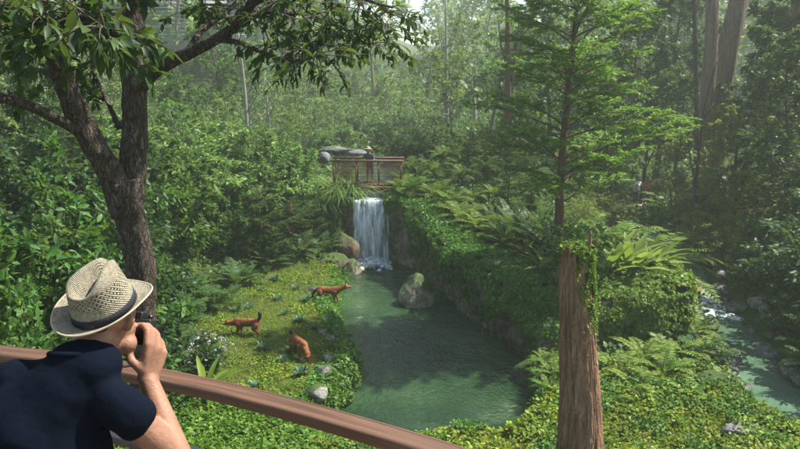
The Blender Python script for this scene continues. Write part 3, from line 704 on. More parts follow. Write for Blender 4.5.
for px, Y, hh in ((436, 24, .8), (450, 23.2, .7), (462, 21.8, .7), (478, 21, .75), (444, 22.3, .5), (488, 20.3, .6), (470, 20.6, .5), (502, 20.4, .8), (522, 18.6, .5)): pl(FA, px, Y, None, hh, kind='low fern behind the ledge ivy', cat='fern', region='')
R6 = 'on the ivy ledge right of the conifer'
for px, Y, top in ((607, 16.5, 226), (632, 16.8, 226), (622, 16.6, 250), (650, 17.4, 232)): pl(BN if px != 622 else FB, px, Y, top, kind='strap leaved fern' if px != 622 else 'lime arching fern', cat='fern', region=R6)
for px, Y, top in ((605, 16.4, .6), (640, 16.9, .6), (660, 17.1, .6), (585, 17.3, .8), (655, 18.2, .75), (625, 17.6, .8)): pl(FB, px, Y, None, top, kind='lime arching fern', cat='fern', region=R6)
for px, Y, top in ((588, 20.3, 195), (688, 22, 225), (572, 20.5, 190)): pl(SE, px, Y, top, kind='yellow green shrub', cat='shrub', region=R6)
for px, Y, top in ((612, 18.5, 210), (640, 19.5, 215), (590, 18.5, 205)): pl(FA, px, Y, top, kind='green arching fern', cat='fern', region=R6)
R7 = 'below the ivy ledge'
for px, Y, top in ((618, 13.3, .55), (645, 13.9, .6), (668, 14.2, .65), (686, 15.2, .7), (636, 12.6, .5), (662, 13.2, .6), (690, 14, .6), (612, 12.3, .4), (700, 14.4, .6)): pl(FB if px != 700 else FC, px, Y, None, top, kind='pale feathery fern' if px != 700 else 'dark green fern', cat='fern', region=R7, sxy=1.25)
for px, Y, top in ((546, 13.9, .4), (553, 13.2, .45), (548, 12.7, .35)): pl(FA, px, Y, None, top, kind='small green fern on the shaded rock', cat='fern', region=R7)
for px, Y, top in ((712, 13.7, 342), (703, 13.3, 358)): pl(SB, px, Y, top, kind='small dark shrub', cat='shrub', region=R7, sxy=1.3)
pl(BN, 707, 12.6, h=.35, kind='small rosette fern', cat='fern', region=R7)
R8 = 'beyond the side stream'
for px, Y, top in ((778, 19, 235), (806, 17.8, 215), (835, 16, 200), (775, 23, 190), (805, 21.5, 150), (858, 13.5, 250), (745, 24, 240)): pl(SB, px, Y, top, kind='dark green leafy shrub', cat='shrub', region=R8, sxy=1.1)
for px, Y, top in ((722, 22, 195), (745, 23, 170), (700, 24, 200), (778, 23, 130), (702, 27, 185), (715, 27, 160)): pl(SE, px, Y, top, kind='yellow green shrub', cat='shrub', region=R8)
for px, Y, top in ((695, 26, 115), (728, 24, 95), (765, 26, 60), (670, 30, 150)): pl(TE, px, Y, top, kind='slender yellow green tree', cat='tree', region=R8)
for px, Y, top in ((785, 24, 20), (815, 21, 30), (750, 29, 5), (800, 28, -60), (675, 35, 40)): pl(TC, px, Y, top, kind='dark leafy tree', cat='tree', region=R8)
for px, Y, top in ((798, 15.6, .7), (818, 14.6, .8), (752, 20, .7), (720, 23.5, .8), (782, 17.6, .6), (822, 13.2, .8), (690, 24, .9)): pl(FC, px, Y, None, top, kind='dark low fern', cat='fern', region=R8)
for px, Y, top in ((800, 18.2, 255), (785, 20, 250)): pl(SA, px, Y, top, kind='glossy green shrub', cat='shrub', region=R8)
R9 = 'beside the dirt path'
for px, Y, top in ((672, 31, 186), (612, 30.5, 190), (680, 33, 180), (600, 33, 180)): pl(SE if px < 660 else FA, px, Y, top, kind='bushy shrub' if px < 660 else 'green fern', cat='shrub' if px < 660 else 'fern', region=R9)
# middle distance
R10 = 'beyond the bridge'
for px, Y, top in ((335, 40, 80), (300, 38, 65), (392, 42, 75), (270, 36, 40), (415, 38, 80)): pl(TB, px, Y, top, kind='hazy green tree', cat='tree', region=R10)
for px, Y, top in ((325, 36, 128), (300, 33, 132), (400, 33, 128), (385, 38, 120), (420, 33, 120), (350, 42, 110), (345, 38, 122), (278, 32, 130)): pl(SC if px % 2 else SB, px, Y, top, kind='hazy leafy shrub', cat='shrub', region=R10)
R11 = 'behind the conifer'
for px, Y, top in ((455, 36, 50), (490, 38, 25), (425, 46, 30), (475, 48, 15)): pl(TD, px, Y, top, kind='pale airy tree', cat='tree', region=R11)
for px, Y, top in ((520, 34, 60), (550, 36, 10), (600, 32, 70), (615, 36, 0), (640, 34, 60), (655, 40, -20), (570, 42, -30)): pl(TC if px in (600, 655, 615) else TA, px, Y, top, kind='dense green tree', cat='tree', region=R11)
for px, Y, top in ((445, 32, 125), (480, 33, 128), (520, 30, 140), (555, 29, 150), (570, 27, 165), (588, 28, 168), (686, 28, 175), (432, 35, 110), (500, 36, 110)): pl(SA if px % 2 else SE, px, Y, top, kind='rounded leafy shrub', cat='shrub', region=R11)
R12 = 'on the far left slope'
for px, Y, top in ((140, 30, 30), (165, 34, 40), (185, 30, 70), (225, 38, 20), (250, 42, 10), (25, 32, -10), (-20, 30, -20)): pl((TB, TA)[px % 2], px, Y, top, kind='hazy green tree', cat='tree', region=R12)
for px, Y, top in ((150, 24, 110), (180, 26, 120), (205, 30, 110), (120, 22, 110), (30, 24, 110), (-5, 26, 100), (70, 27, 100)): pl(SC, px, Y, top, kind='pale leafy shrub', cat='shrub', region=R12)
# hero conifer on the ledge
hc = place(CA, 557, 17.4, h=9.6, rz=.6, sxy=1.0); tag(hc, 'tall bright green conifer with flat layered branches on the ivy ledge', 'tree')
# tall bare trunks
def bigtrunk(name, pts, rad, mat, label, cat='tree', sides=18, crown=None, bump=.14, branches=()):
    e = empty(name, tuple(pts[0])); p = resample(np.array(pts), .6)-pts[0]
    rr = np.interp(np.linspace(0, 1, len(p)), np.linspace(0, 1, len(rad)), rad)
    mb = MB(); mb.tube(p, rr, sides, bump=bump, seed=int(rad[0]*100))
    for bp, br in branches: mb.tube(resample(np.array(bp)-pts[0], .3), np.linspace(br, br*.3, len(resample(np.array(bp)-pts[0], .3))), 7)
    mb.build('trunk', mat, e)
    if crown:
        rng = np.random.default_rng(5); f = MB(); c, rx, n, ls, cm = crown
        P = np.array(c)-pts[0]+rng.normal(size=(n, 3))*rx; f.leaves(L_RH, P, rng.normal(size=(n, 3)), rng.normal(size=(n, 3))*.5+[0, 0, 1], rng.uniform(.7, 1.2, n)*ls); f.build('crown', cm, e, False)
    return tag(e, label, cat)
def W(px, py, Y): return atY(px, py, Y)
def base(px, Y): x = xat(px, Y, 1.5); return np.array([x, Y, hz(x, Y)-.1])
bigtrunk('giant_tree', [base(702, 30), W(704, 120, 30), W(712, 40, 30), W(712, -120, 30.5)], [.4, .3, .27, .2], M['barkbig'], 'giant pale brown trunk left of its leaning twin on the right slope', crown=(W(710, -170, 30), np.array([2.5, 2, 1.5]), 4000, .22, M['broad_dark']))
bigtrunk('giant_tree', [base(708, 31), W(716, 120, 31), W(728, 50, 31), W(752, -60, 31.5), W(770, -130, 32)], [.5, .42, .42, .34, .28], M['barkbig'], 'giant reddish trunk leaning right above the side stream', crown=(W(765, -190, 32), np.array([3, 2, 1.5]), 4000, .22, M['broad_dark']))
bigtrunk('slender_tree', [base(698, 27), W(697, 100, 27), W(694, 0, 27), W(692, -80, 27)], [.09, .085, .08, .07], M['bark'], 'slender grey trunk standing left of the giant trunks', 'tree', 9)
bigtrunk('slender_tree', [base(800, 30), W(798, 30, 30), W(795, -90, 30)], [.28, .24, .2], M['barkbig'], 'straight brown trunk at the top right edge of the photo', 'tree', 12)
bigtrunk('slender_tree', [base(688, 24), W(694, 200, 24), W(699, 150, 24), W(705, 95, 24), W(718, 60, 24)], [.06, .055, .05, .04, .025], M['bark'], 'thin bare trunk rising from yellow shrubs below the giant trunks', 'tree', 8,
         branches=[([W(699, 150, 24), W(690, 120, 24), W(684, 95, 24)], .04), ([W(702, 120, 24), W(716, 105, 24.4), W(726, 85, 24)], .04)])
bigtrunk('bare_tree', [base(250, 27), W(247, 120, 27), W(244, 80, 27), W(238, 30, 27)], [.09, .08, .06, .02], M['barkpale'], 'pale bare tree with thin branches rising from bright shrubs', 'tree', 8,
         branches=[([W(247, 112, 27), W(256, 98, 27), W(266, 78, 27)], .04), ([W(246, 128, 27), W(258, 122, 27), W(265, 112, 27)], .035), ([W(245, 90, 27), W(238, 75, 27), W(236, 50, 27)], .03), ([W(248, 130, 27), W(240, 115, 27), W(236, 100, 27)], .03)])
bigtrunk('bare_tree', [base(447, 40), W(447, 120, 40), W(446, 50, 40), W(446, 0, 40)], [.13, .12, .08, .03], M['barkpale'], 'pale bare tree in the mist above the ferns', 'tree', 8,
         branches=[([W(446, 60, 40), W(440, 40, 40), W(437, 15, 40)], .05), ([W(446, 85, 40), W(458, 70, 40), W(464, 55, 40)], .05), ([W(446, 50, 40), W(453, 35, 40), W(458, 10, 40)], .04)])
bigtrunk('slender_tree', [base(508, 33), W(508, 80, 33), W(508, 30, 33), W(506, -30, 33)], [.2, .16, .12, .08], M['barkred'], 'brown forked trunk in the mist left of the conifer', 'tree', 9,
         branches=[([W(509, 90, 33), W(516, 60, 33), W(519, 20, 33)], .09), ([W(508, 70, 33), W(500, 45, 33), W(498, 15, 33)], .06)])
# far woods: one mass beyond the countable trees
def transform_join(name, items, mat, label):
    mb = MB()
    for (o, mi, x, y, z, s, r) in items:
        me = o.data; n = len(me.vertices); co = np.empty(n*3, np.float32); me.vertices.foreach_get('co', co); co = co.reshape(-1, 3)*s
        c, sn = math.cos(r), math.sin(r); co = np.stack([co[:, 0]*c-co[:, 1]*sn+x, co[:, 0]*sn+co[:, 1]*c+y, co[:, 2]+z], -1)
        k = np.empty(len(me.polygons), np.int32); me.polygons.foreach_get('loop_total', k)
        li = np.empty(len(me.loops), np.int32); me.loops.foreach_get('vertex_index', li)
        st = np.concatenate([[0], np.cumsum(k)[:-1]])
        q = st[k == 4]; t = st[k == 3]
        mb.add(co, li[q[:, None]+np.arange(4)] if len(q) else None, li[t[:, None]+np.arange(3)] if len(t) else None)
    o = mb.build(name, mat, None, False); o['kind'] = 'stuff'; o['label'] = label; o['category'] = 'woods'; return o
rng = np.random.default_rng(77)
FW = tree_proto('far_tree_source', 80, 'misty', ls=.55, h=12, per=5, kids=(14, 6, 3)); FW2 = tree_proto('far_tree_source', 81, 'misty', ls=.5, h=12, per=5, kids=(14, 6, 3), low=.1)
IT = []; IW = []
for k in range(230):
    Y = 54+rng.uniform(0, 1)**.8*80; px = rng.uniform(-60, 860) if k < 95 else rng.choice([rng.uniform(-520, -40), rng.uniform(840, 1320)]); x = (px-400)/FPX*Y; s = rng.uniform(.8, 1.5); r = rng.uniform(0, 6)
    if 330 < px < 540 and (Y < 60 or k % 2): continue
    if 330 < px < 540: s *= .85
    F = (FW, FW2)[k % 2]; z = hz(x, Y)-.3
    IT.append((F.kids[1], 0, x, Y, z, s, r)); IW.append((F.kids[0], 0, x, Y, z, s, r))
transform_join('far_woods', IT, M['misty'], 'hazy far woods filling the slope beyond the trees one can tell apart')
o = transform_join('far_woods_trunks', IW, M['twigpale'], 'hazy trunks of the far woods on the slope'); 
FW.used = FW2.used = True
for F in (FW, FW2):
    for ch in F.kids: bpy.data.objects.remove(ch)
    bpy.data.objects.remove(F.root)
# ------------------------------------------------------------------ automatic labels for the registered plants
ORD = ['leftmost', 'second from left', 'third from left', 'fourth from left', 'fifth from left', 'sixth from left', 'seventh from left', 'eighth from left', 'ninth from left', 'tenth from left']
from collections import defaultdict
GRP = defaultdict(list)
for rec in PLANTS: GRP[(rec[1], rec[2], rec[3])].append(rec)
NUM = {2: 'two', 3: 'three', 4: 'four', 5: 'five', 6: 'six', 7: 'seven', 8: 'eight', 9: 'nine', 10: 'ten'}
def plural(k):
    for a, b in ((' beside ', 0), (' on ', 0), (' with ', 0)):
        if a in k: h, t = k.split(a, 1); return plural(h)+a+t
    return k+('es' if k.endswith('sh') else 's')
for (kind, cat, reg), L in GRP.items():
    L.sort(key=lambda r: r[4]); n = len(L)
    for i_, r in enumerate(L):
        if n == 1: lb = f'{kind} {reg}'
        else:
            a = ORD[i_] if i_ < n-1 or n == 2 else 'rightmost'
            if n == 2 and i_ == 1: a = 'rightmost'
            lb = f'{a} of {NUM[n]} {plural(kind)} {reg}'
        tag(r[0], lb, cat, f'{plural(kind)} {reg}' if n > 1 else None)
# ------------------------------------------------------------------ rocks and boulders
p = hit(415, 300); rock('mossy_boulder', p[0], 19.2, .14, (.55, .5, .74), M['boulder'], 'round mossy boulder standing alone in the green pond', 7, .4, cat='boulder', n=44)
rock('mossy_boulder', *atY(332, 268, 21.9), (.68, .5, .52), M['rockbrown'], 'brown rounded boulder nearest the dhole at the pond edge', 12, .3, 'brown boulders left of the waterfall', 'boulder')
rock('mossy_boulder', *atY(347, 248, 22.9), (.52, .45, .62), M['rockbrown'], 'brown boulder just left of the foot of the waterfall', 14, 1.2, 'brown boulders left of the waterfall', 'boulder')
rock('mossy_boulder', *atY(349, 272, 22.3), (.45, .45, .5), M['boulder'], 'small mossy boulder below the brown boulders at the waterline', 15, 1.2, None, 'boulder')
rock('rock_slab', *atY(335, 150, 33), (1.1, .5, .22), M['rockgrey'], 'long flat grey boulder beyond the bridge', 31, -.12, None, 'boulder', 40)
rock('rock_slab', *atY(356, 153, 31.5), (.55, .35, .16), M['rockgrey'], 'low dark slab of rock between the long boulder and the bridge', 36, .2, None, 'boulder', 40)
rock('grey_boulder', *atY(324, 158, 28.5), (.34, .32, .26), M['rockgrey'], 'pale grey boulder at the left end of the bridge', 33, .5, None, 'boulder')
for k, (px, py, Y, s, lb) in enumerate(((528, 335, 15.6, (.7, .5, .72), 'dark mossy rock under the ivy corner, above the pond'), (545, 352, 14.9, (.6, .5, .85), 'tall mossy rock directly left of the broken trunk'), (534, 378, 14.1, (.5, .4, .5), 'mossy rock at the waterline left of the broken trunk'), (552, 396, 13.4, (.4, .4, .4), 'lowest mossy rock beside the near creeper and the pond'), (505, 318, 16.6, (.5, .4, .45), 'wet rock at the foot of the cliff under the ledge ivy'), (575, 345, 15.0, (.9, .5, .8), 'mossy rock behind the broken trunk'))):
    rock('mossy_boulder', *atY(px, py, Y), s, M['boulderdark'], lb, 210+k, k*1.3, None, 'boulder', 40)
for k, (px, py, Y, s) in enumerate(((357, 196, 24.35, .3), (390, 200, 24.2, .34))): rock('wet_rock', *atY(px, py+4, Y), (s, s, s*.8), M['boulder'], ('wet mossy rock at the left lip of the waterfall', 'wet mossy rock at the right lip of the waterfall')[k], 50+k, k, None, 'rock')
for k, (px, py, s, w) in enumerate(((317, 397, .28, 'lowest white rock of the shore, nearest the railing'), (327, 376, .22, 'white rock half under ivy, below the grazing dhole'), (333, 362, .24, 'white rock at the ivy covered shore point'), (322, 334, .13, 'small white rock beside the grazing dhole'), (331, 340, .12, 'smallest white rock at the water edge'), (324, 322, .12, 'small pale rock on the bank below the standing dhole'))):
    g = hit(px, py); rock('shore_rock', g[0], g[1], g[2]+s*.35, (s, s*1.1, s*.7), M['rockpale'], w, 60+k, k, 'white rocks along the pond shore', 'rock', 20)
rng = np.random.default_rng(9)
SR = []
for k in range(22):
    t = (k+.5)/22; pts = resample(STL[:-1], .1); c = pts[int(t*(len(pts)-1))]; SR.append((c[0]-.12+rng.normal()*.1, c[1]+rng.normal()*.1, rng.uniform(.09, .24), 'left'))
for k in range(26):
    t = (k+.5)/26; pts = resample(STR[1:], .1); c = pts[int(t*(len(pts)-1))]; SR.append((c[0]+.15+rng.normal()*.18, c[1]+rng.normal()*.12, rng.uniform(.1, .32), 'right'))
for k, (x, y, s, sd) in enumerate(SR):
    rock('stream_rock', x, y, hz(x, y)+.1+s*.2, (s, s*rng.uniform(.8, 1.3), s*.75), M['rockstream'], f'grey stone lining the {sd} edge of the side stream', 100+k, k, f'stones along the {sd} edge of the side stream', 'stone', 14)
g = hit(714, 384); rock('flat_rock', g[0], g[1], g[2]+.1, (.42, .3, .2), M['rockbrown'], 'flat pinkish rock between the ferns and the side stream', 91, .2)
g = hit(742, 436); rock('flat_rock', g[0], g[1], g[2]+.05, (.4, .3, .2), M['rockgrey'], 'flat grey rock at the near end of the side stream', 95, .2)
# ------------------------------------------------------------------ lawn, creepers, ivy, undergrowth
def stuff(o, label, cat): o['kind'] = 'stuff'; o['label'] = label; o['category'] = cat; return o
def scatter(n, x0, x1, y0, y1, keep, rng, tpl, size, mb, lift=(0, .05), flat=.6, dens=None):
    x = rng.uniform(x0, x1, n); y = rng.uniform(y0, y1, n); k = keep(x, y); x = x[k]; y = y[k]
    z = H(x, y)+.03*fbm(x*2.5, y*2.5, 0, 3, 21)+rng.uniform(*lift, len(x))
    d = rng.normal(size=(len(x), 3)); d[:, 2] = np.abs(d[:, 2])*(1-flat)+.1
    nn = rng.normal(size=(len(x), 3))*.4+[0, 0, 1]
    mb.leaves(tpl, np.stack([x, y, z], -1), d, nn, size*rng.uniform(.6, 1.3, len(x)))
rng = np.random.default_rng(100)
LAWN = [tuple(hit(a, b)[:2]) for a, b in ((338, 270), (343, 300), (338, 330), (345, 350), (335, 385), (322, 412), (250, 400), (185, 378), (195, 340), (222, 300), (245, 275), (290, 262))]
shadeless = lambda x, y: (sdpoly(LAWN, x, y) < .25) & (sdpoly(POND, x, y) > .05)
mb = MB()
scatter(120000, -6.5, 0, 11, 23, shadeless, rng, L_BL, .09, mb, (-.02, .02), .35)
scatter(45000, -6.5, 0, 11, 23, lambda x, y: shadeless(x, y) & (vnoise(x*1.5, y*1.5, 0, 70)+.5*vnoise(x*5, y*5, 0, 71) > .15), rng, L_IVY, .05, mb, (.0, .09), .4)
stuff(mb.build('lawn_grass', M['moss'], None, False), 'short mossy yellow green grass of the lawn the dholes graze', 'grass')
# tufts on lawn edge
mb = MB()
scatter(26000, -6, 1, 11, 24, lambda x, y: (sdpoly(POND, x, y) > .05) & (sdpoly(POND, x, y) < .5+.3*vnoise(x, y, 0, 4)) & (x < 1) & (hz_arr(x, y) < 1.2), rng, L_IVY, .07, mb, (0, .13), .5) if False else None
def shorek(x, y): s = sdpoly(POND, x, y); return (s > 0) & (s < .45+.35*vnoise(x*1.2, y*1.2, 0, 4)) & (x < .3) & (y < 22)
scatter(60000, -5, 1, 11, 22, shorek, rng, L_IVY, .07, mb, (0, .12), .5)
stuff(mb.build('shore_creeper', M['ivy'], None, False), 'green creeper along the left shore of the pond', 'creeper')
def mound(c, r, n, rng, size, mb, tpl=L_IVY, dome=.5):
    d = rng.normal(size=(n, 3)); d[:, 2] = np.abs(d[:, 2]); d /= np.linalg.norm(d, axis=1)[:, None]
    k = 1+.22*fbm(d[:, 0]*2.2+c[0], d[:, 1]*2.2+c[1], d[:, 2]*2, 3, 8)
    P = np.array(c)+d*np.array(r)*(k*rng.uniform(.88, 1.04, n))[:, None]
    D = rng.normal(size=(n, 3))*.6+[0, 0, -.5]+d*.3
    mb.leaves(tpl, P, D, d+rng.normal(size=(n, 3))*.4, size*rng.uniform(.6, 1.3, n))
mb = MB()
for px, py, r in ((345, 366, (.36, .42, .5)), (341, 382, (.36, .4, .5)), (334, 398, (.34, .4, .45)), (350, 374, (.25, .3, .4)), (326, 406, (.3, .35, .35)), (340, 352, (.25, .3, .25))):
    g = hit(px, py); mound((g[0], g[1]+.1, max(g[2], 0)-.02), r, 2600, rng, .07, mb)
stuff(mb.build('shore_ivy', M['ivy'], None, False), 'ivy mounds covering the rocks of the near left shore', 'ivy')
# near creeper carpet
def nearc(x, y): return (y < 13.6-.0*x) & (sdpoly(POND, x, y) > -.02) & (sdpoly(STREAM, x, y) > .35) & ((y < 12.6) | (x > 3.2)) & (y > 6)
mb = MB(); my = MB()
scatter(170000, -1.5, 8.4, 8.0, 13.6, lambda x, y: nearc(x, y) & (vnoise(x*2.1, y*2.1, 0, 62)+.5*vnoise(x*6, y*6, 0, 63) > -.42), rng, L_IVY, .06, my, (0, .14), .4)
scatter(26000, -1.5, 8.4, 8.0, 13.6, lambda x, y: nearc(x, y) & (vnoise(x*1.3, y*1.3, 0, 61) > .1), rng, L_WIDE, .085, my, (.05, .26), .5)
for px, py, r in ((528, 436, (.5, .4, .35)), (550, 425, (.5, .4, .42)), (640, 400, (.8, .5, .35)), (690, 405, (.8, .5, .3)), (620, 420, (.7, .5, .35)), (450, 446, (.7, .3, .2)), (730, 425, (.6, .4, .25)), (660, 430, (.8, .4, .3)), (560, 440, (.4, .3, .35))):
    g = hit(px, py); mound((g[0], g[1], g[2]-.12), r, 3600, rng, .065, my)
mz = MB(); dk_ = lambda x, y: nearc(x, y) & (vnoise(x*1.6+9, y*1.6, 0, 64)+.4*vnoise(x*5, y*5, 0, 65) > .12)
scatter(60000, -1.5, 8.4, 8.0, 13.6, dk_, rng, L_WIDE, .07, mz, (.05, .24), .3)
stuff(mz.build('mixed_creeper', M['ivy'], None, False), 'darker green patches growing through the yellow green creeper carpet', 'creeper')
mz = MB(); scatter(1300, -1.5, 8.4, 8.0, 13.6, nearc, rng, L_BROAD, .07, mz, (.1, .24), .5); scatter(900, -6, 0, 11, 22, shadeless, rng, L_BROAD, .07, mz, (.02, .05), .6)
stuff(mz.build('fallen_leaves', M['dead'], None, False), 'brown fallen leaves scattered over the lawn and creeper', 'fallen leaves')
stuff(my.build('creeper_carpet', M['creeper_y'], None, False), 'yellow green creeper carpet on the near bank around the broken trunk', 'creeper')
def nearl(x, y): return (sdpoly(POND, x, y) > .05) & (sdpoly(LAWN, x, y) > .05) & (y < 12.4)
mb = MB(); scatter(60000, -7, -.5, 8, 12.6, nearl, rng, L_IVY, .075, mb, (0, .13), .4)
stuff(mb.build('creeper_carpet', M['creeper'], None, False), 'small leaved green creeper on the ground under the railing', 'creeper')
# ivy draped over the cliff edge
ET = np.concatenate([[0], np.cumsum(np.linalg.norm(np.diff(EDGE, axis=0), axis=1))])
def drape(n, s0, s1, back, drop, rng, mb, size, lobes=.3, up=.1):
    s = rng.uniform(s0, s1, n)
    x = np.interp(s, ET, EDGE[:, 0]); y = np.interp(s, ET, EDGE[:, 1]); nx_ = np.interp(s, ET, EN[:, 0]); ny_ = np.interp(s, ET, EN[:, 1]); zt = np.interp(s, ET, etop)
    dr = drop*(.75+.55*vnoise(s*1.1, s*0, 0, 90)+.25*vnoise(s*3.5, s*0, 0, 91)); dr = np.maximum(dr, .15)
    tot = back+dr; u = rng.uniform(0, 1, n)*tot
    on = u < back
    off = np.where(on, u-back+.32, .38); zz = np.where(on, zt+up*np.sin(PI*np.clip(u/back, 0, 1))**.5, zt+.05-(u-back))
    b = lobes*fbm(s*1.3, zz*1.6, u*0+2, 3, 95)+.08; corner = np.exp(-((u-back)/.22)**2)
    off = off+np.where(on, 0, b)-.06*corner; zz = zz+np.where(on, b*.6, 0)
    P = np.stack([x+nx_*off, y+ny_*off, zz], -1)+rng.normal(size=(n, 3))*.025
    N = np.where(on[:, None], np.stack([nx_*.2, ny_*.2, np.ones(n)], -1), np.stack([nx_, ny_, np.full(n, .5)], -1))+rng.normal(size=(n, 3))*.35
    D = np.stack([nx_*.4, ny_*.4, np.full(n, -.8)], -1)+rng.normal(size=(n, 3))*.55
    kp = vnoise(s*2.2, zz*2.6, off*2, 97)+.5*vnoise(s*7, zz*7, 0, 98) > -.6
    sz = size*rng.uniform(.5, 1.35, n)*(1+.35*vnoise(s*1.1, zz*1.5, 0, 99))
    mb.leaves(L_IVY, P[kp], D[kp], N[kp], sz[kp])
def sat(x, y): return float(ET[np.argmin((EDGE[:, 0]-x)**2+(EDGE[:, 1]-y)**2)])
s_r = sat(-.3, 24.2); s_c = sat(2.75, 16.4); s_f = sat(3.7, 15.5); s_e = sat(6.9, 18)
mb = MB()
drape(30000, s_r, s_c, 1.3, .55, rng, mb, .075); drape(20000, s_c-.3, s_f+.4, 1.3, 1.0, rng, mb, .075); drape(4000, 0, sat(-1.7, 24.3), .8, .5, rng, mb, .07)
stuff(mb.build('ledge_ivy', M['ivy'], None, False), 'dark green ivy draped over the cliff edge from the waterfall to the conifer', 'ivy')
mb = MB(); rv = np.random.default_rng(12)
for k in range(70):
    s = rv.uniform(s_r+.3, s_f+1.5); x, y = np.interp(s, ET, EDGE[:, 0]), np.interp(s, ET, EDGE[:, 1]); nx_, ny_ = np.interp(s, ET, EN[:, 0]), np.interp(s, ET, EN[:, 1]); zt = np.interp(s, ET, etop); L_ = rv.uniform(.5, 1.5)
    tq = np.linspace(0, 1, 8); pth = np.stack([x+nx_*(.42+.10*np.sin(tq*3+k))+rv.normal()*.1*tq, y+ny_*(.42+.1*np.sin(tq*3+k)), zt-.25-L_*tq], -1)
    mb.tube(pth, .006, 3, cap=False); nn_ = int(L_*26); u = rv.uniform(0, 1, nn_); P = np.stack([np.interp(u, tq, pth[:, q_]) for q_ in range(3)], -1)
    mb.leaves(L_IVY, P, rv.normal(size=(nn_, 3))*.6+[0, 0, -.7], rv.normal(size=(nn_, 3))*.4+[nx_, ny_, .4], .075*rv.uniform(.6, 1.2, nn_))
for px, py, Y, s in ((540, 388, 14.1, (.5, .45, .5)), (505, 318, 16.6, (.5, .4, .45)), (552, 392, 13.5, (.5, .45, .5))):
    q_ = atY(px, py, Y); mound(q_, tuple(v*.98 for v in s), 2400, rng, .07, mb)
for px, py, Y, s in ((528, 335, 15.6, (.5, .4, .3)), (545, 352, 14.9, (.5, .4, .3))):
    q_ = atY(px, py, Y)+[0, 0, .5]; mound(q_, s, 1300, rng, .065, mb)
stuff(mb.build('trailing_vines', M['ivy'], None, False), 'thin ivy vines trailing down the cliff face above the pond', 'vines')
mb = MB(); drape(42000, s_f+.35, s_e, 1.4, 1.75, rng, mb, .085, .34, .12)
stuff(mb.build('hanging_ivy', M['creeper'], None, False), 'bright ivy curtain covering the near rock face right of the broken trunk', 'ivy')
# undergrowth everywhere else
mb = MB()
def under(x, y):
    return (sdpoly(POND, x, y) > .1) & (sdpoly(LAWN, x, y) > .1) & (sdpoly(STREAM, x, y) > .4) & (sdpoly(PATHP, x, y) > .1) & ~((np.abs(x+1) < 1.0) & (y > 24) & (y < 36)) & (np.abs(x) < y*.75+3)
scatter(60000, -16, 16, 13, 27, under, rng, L_WIDE, .13, mb, (0, .22), .3)
scatter(60000, -30, 30, 27, 60, under, rng, L_WIDE, .26, mb, (0, .4), .3)
scatter(50000, -130, 130, 40, 130, lambda x, y: ((y > 58) | (np.abs(x) > 30)) & (np.abs(x) < y*1.5), rng, L_WIDE, .8, mb, (0, .9), .3)
scatter(16000, -10, -4, 7, 13.5, under, rng, L_WIDE, .1, mb, (0, .15), .3)
stuff(mb.build('undergrowth', M['under'], None, False), 'low leafy undergrowth on the forest floor', 'undergrowth')
# agaves and flowers
AGP = ((278, 301), (285, 315), (300, 322), (307, 302), (263, 350), (283, 362), (302, 375), (257, 388), (249, 309), (315, 330), (237, 312), (275, 281), (262, 291), (296, 290), (293, 352))
AGL = ('blue green agave in the middle of the lawn', 'agave just above the centre of the lawn between two others', 'agave uphill right of the grazing dhole', 'agave nearest the pale flat stone', 'agave directly left of the grazing dhole', 'agave in front of the grazing dhole', 'agave nearest the white shore rocks', 'agave nearest the railing on the lawn', 'agave behind the leftmost dhole tail', 'agave beside the small pale shore rocks', 'agave behind the leftmost dhole', 'small agave at the dark shrubs behind the lawn', 'small agave half way up the lawn', 'agave downhill of the standing dhole', 'agave touching the shadow of the grazing dhole')
for (px, py), lb in zip(AGP, AGL):
    g = hit(px, py); o = AG.new(); o.location = (g[0], g[1], g[2]-.02); s = random.uniform(.55, .8); o.scale = (s, s, s); o.rotation_euler = (0, 0, random.uniform(0, 6)); tag(o, lb, 'agave', 'agaves on the lawn')
fl = shrub_proto('flowering_shrub', 61, 'broad_dark', ls=.07, h=.9, n=12, per=9, wide=1.6)
mb = MB(); fr = np.random.default_rng(4)
for k in range(95):
    a = fr.uniform(0, 6.28); u = fr.uniform(.2, 1); r_ = .85*math.sqrt(1-u*u*.9)*fr.uniform(.5, 1); c = np.array([math.cos(a)*r_, math.sin(a)*r_, .25+.62*u*fr.uniform(.8, 1)])
    m_ = 7; mb.leaves(L_RH, np.repeat(c[None], m_, 0), fr.normal(size=(m_, 3))+[0, 0, .6], fr.normal(size=(m_, 3))+[0, 0, 1], .05)
fl.kids.append(mb.build('blossoms', M['flower'], fl.root, False))
g = hit(204, 368); o = fl.new(); o.location = tuple(g); o.scale = (.85, .85, .85); tag(o, 'low shrub with small white flowers beside the bromeliad', 'shrub')
g = hit(182, 372); o = fl.new(); o.location = tuple(g); o.scale = (.6, .6, .6); tag(o, 'smaller white flowered shrub next to the photographer hand', 'shrub')
for k, (px, py) in enumerate(((325, 310), (318, 285), (250, 330), (270, 335), (230, 345), (310, 350), (245, 370), (290, 388))):
    g = hit(px, py); o = GB.new(); o.location = tuple(g); s = random.uniform(.35, .5); o.scale = (s,)*3; tag(o, 'small green grass tuft on the lawn', 'grass tuft', 'small grass tufts on the lawn')
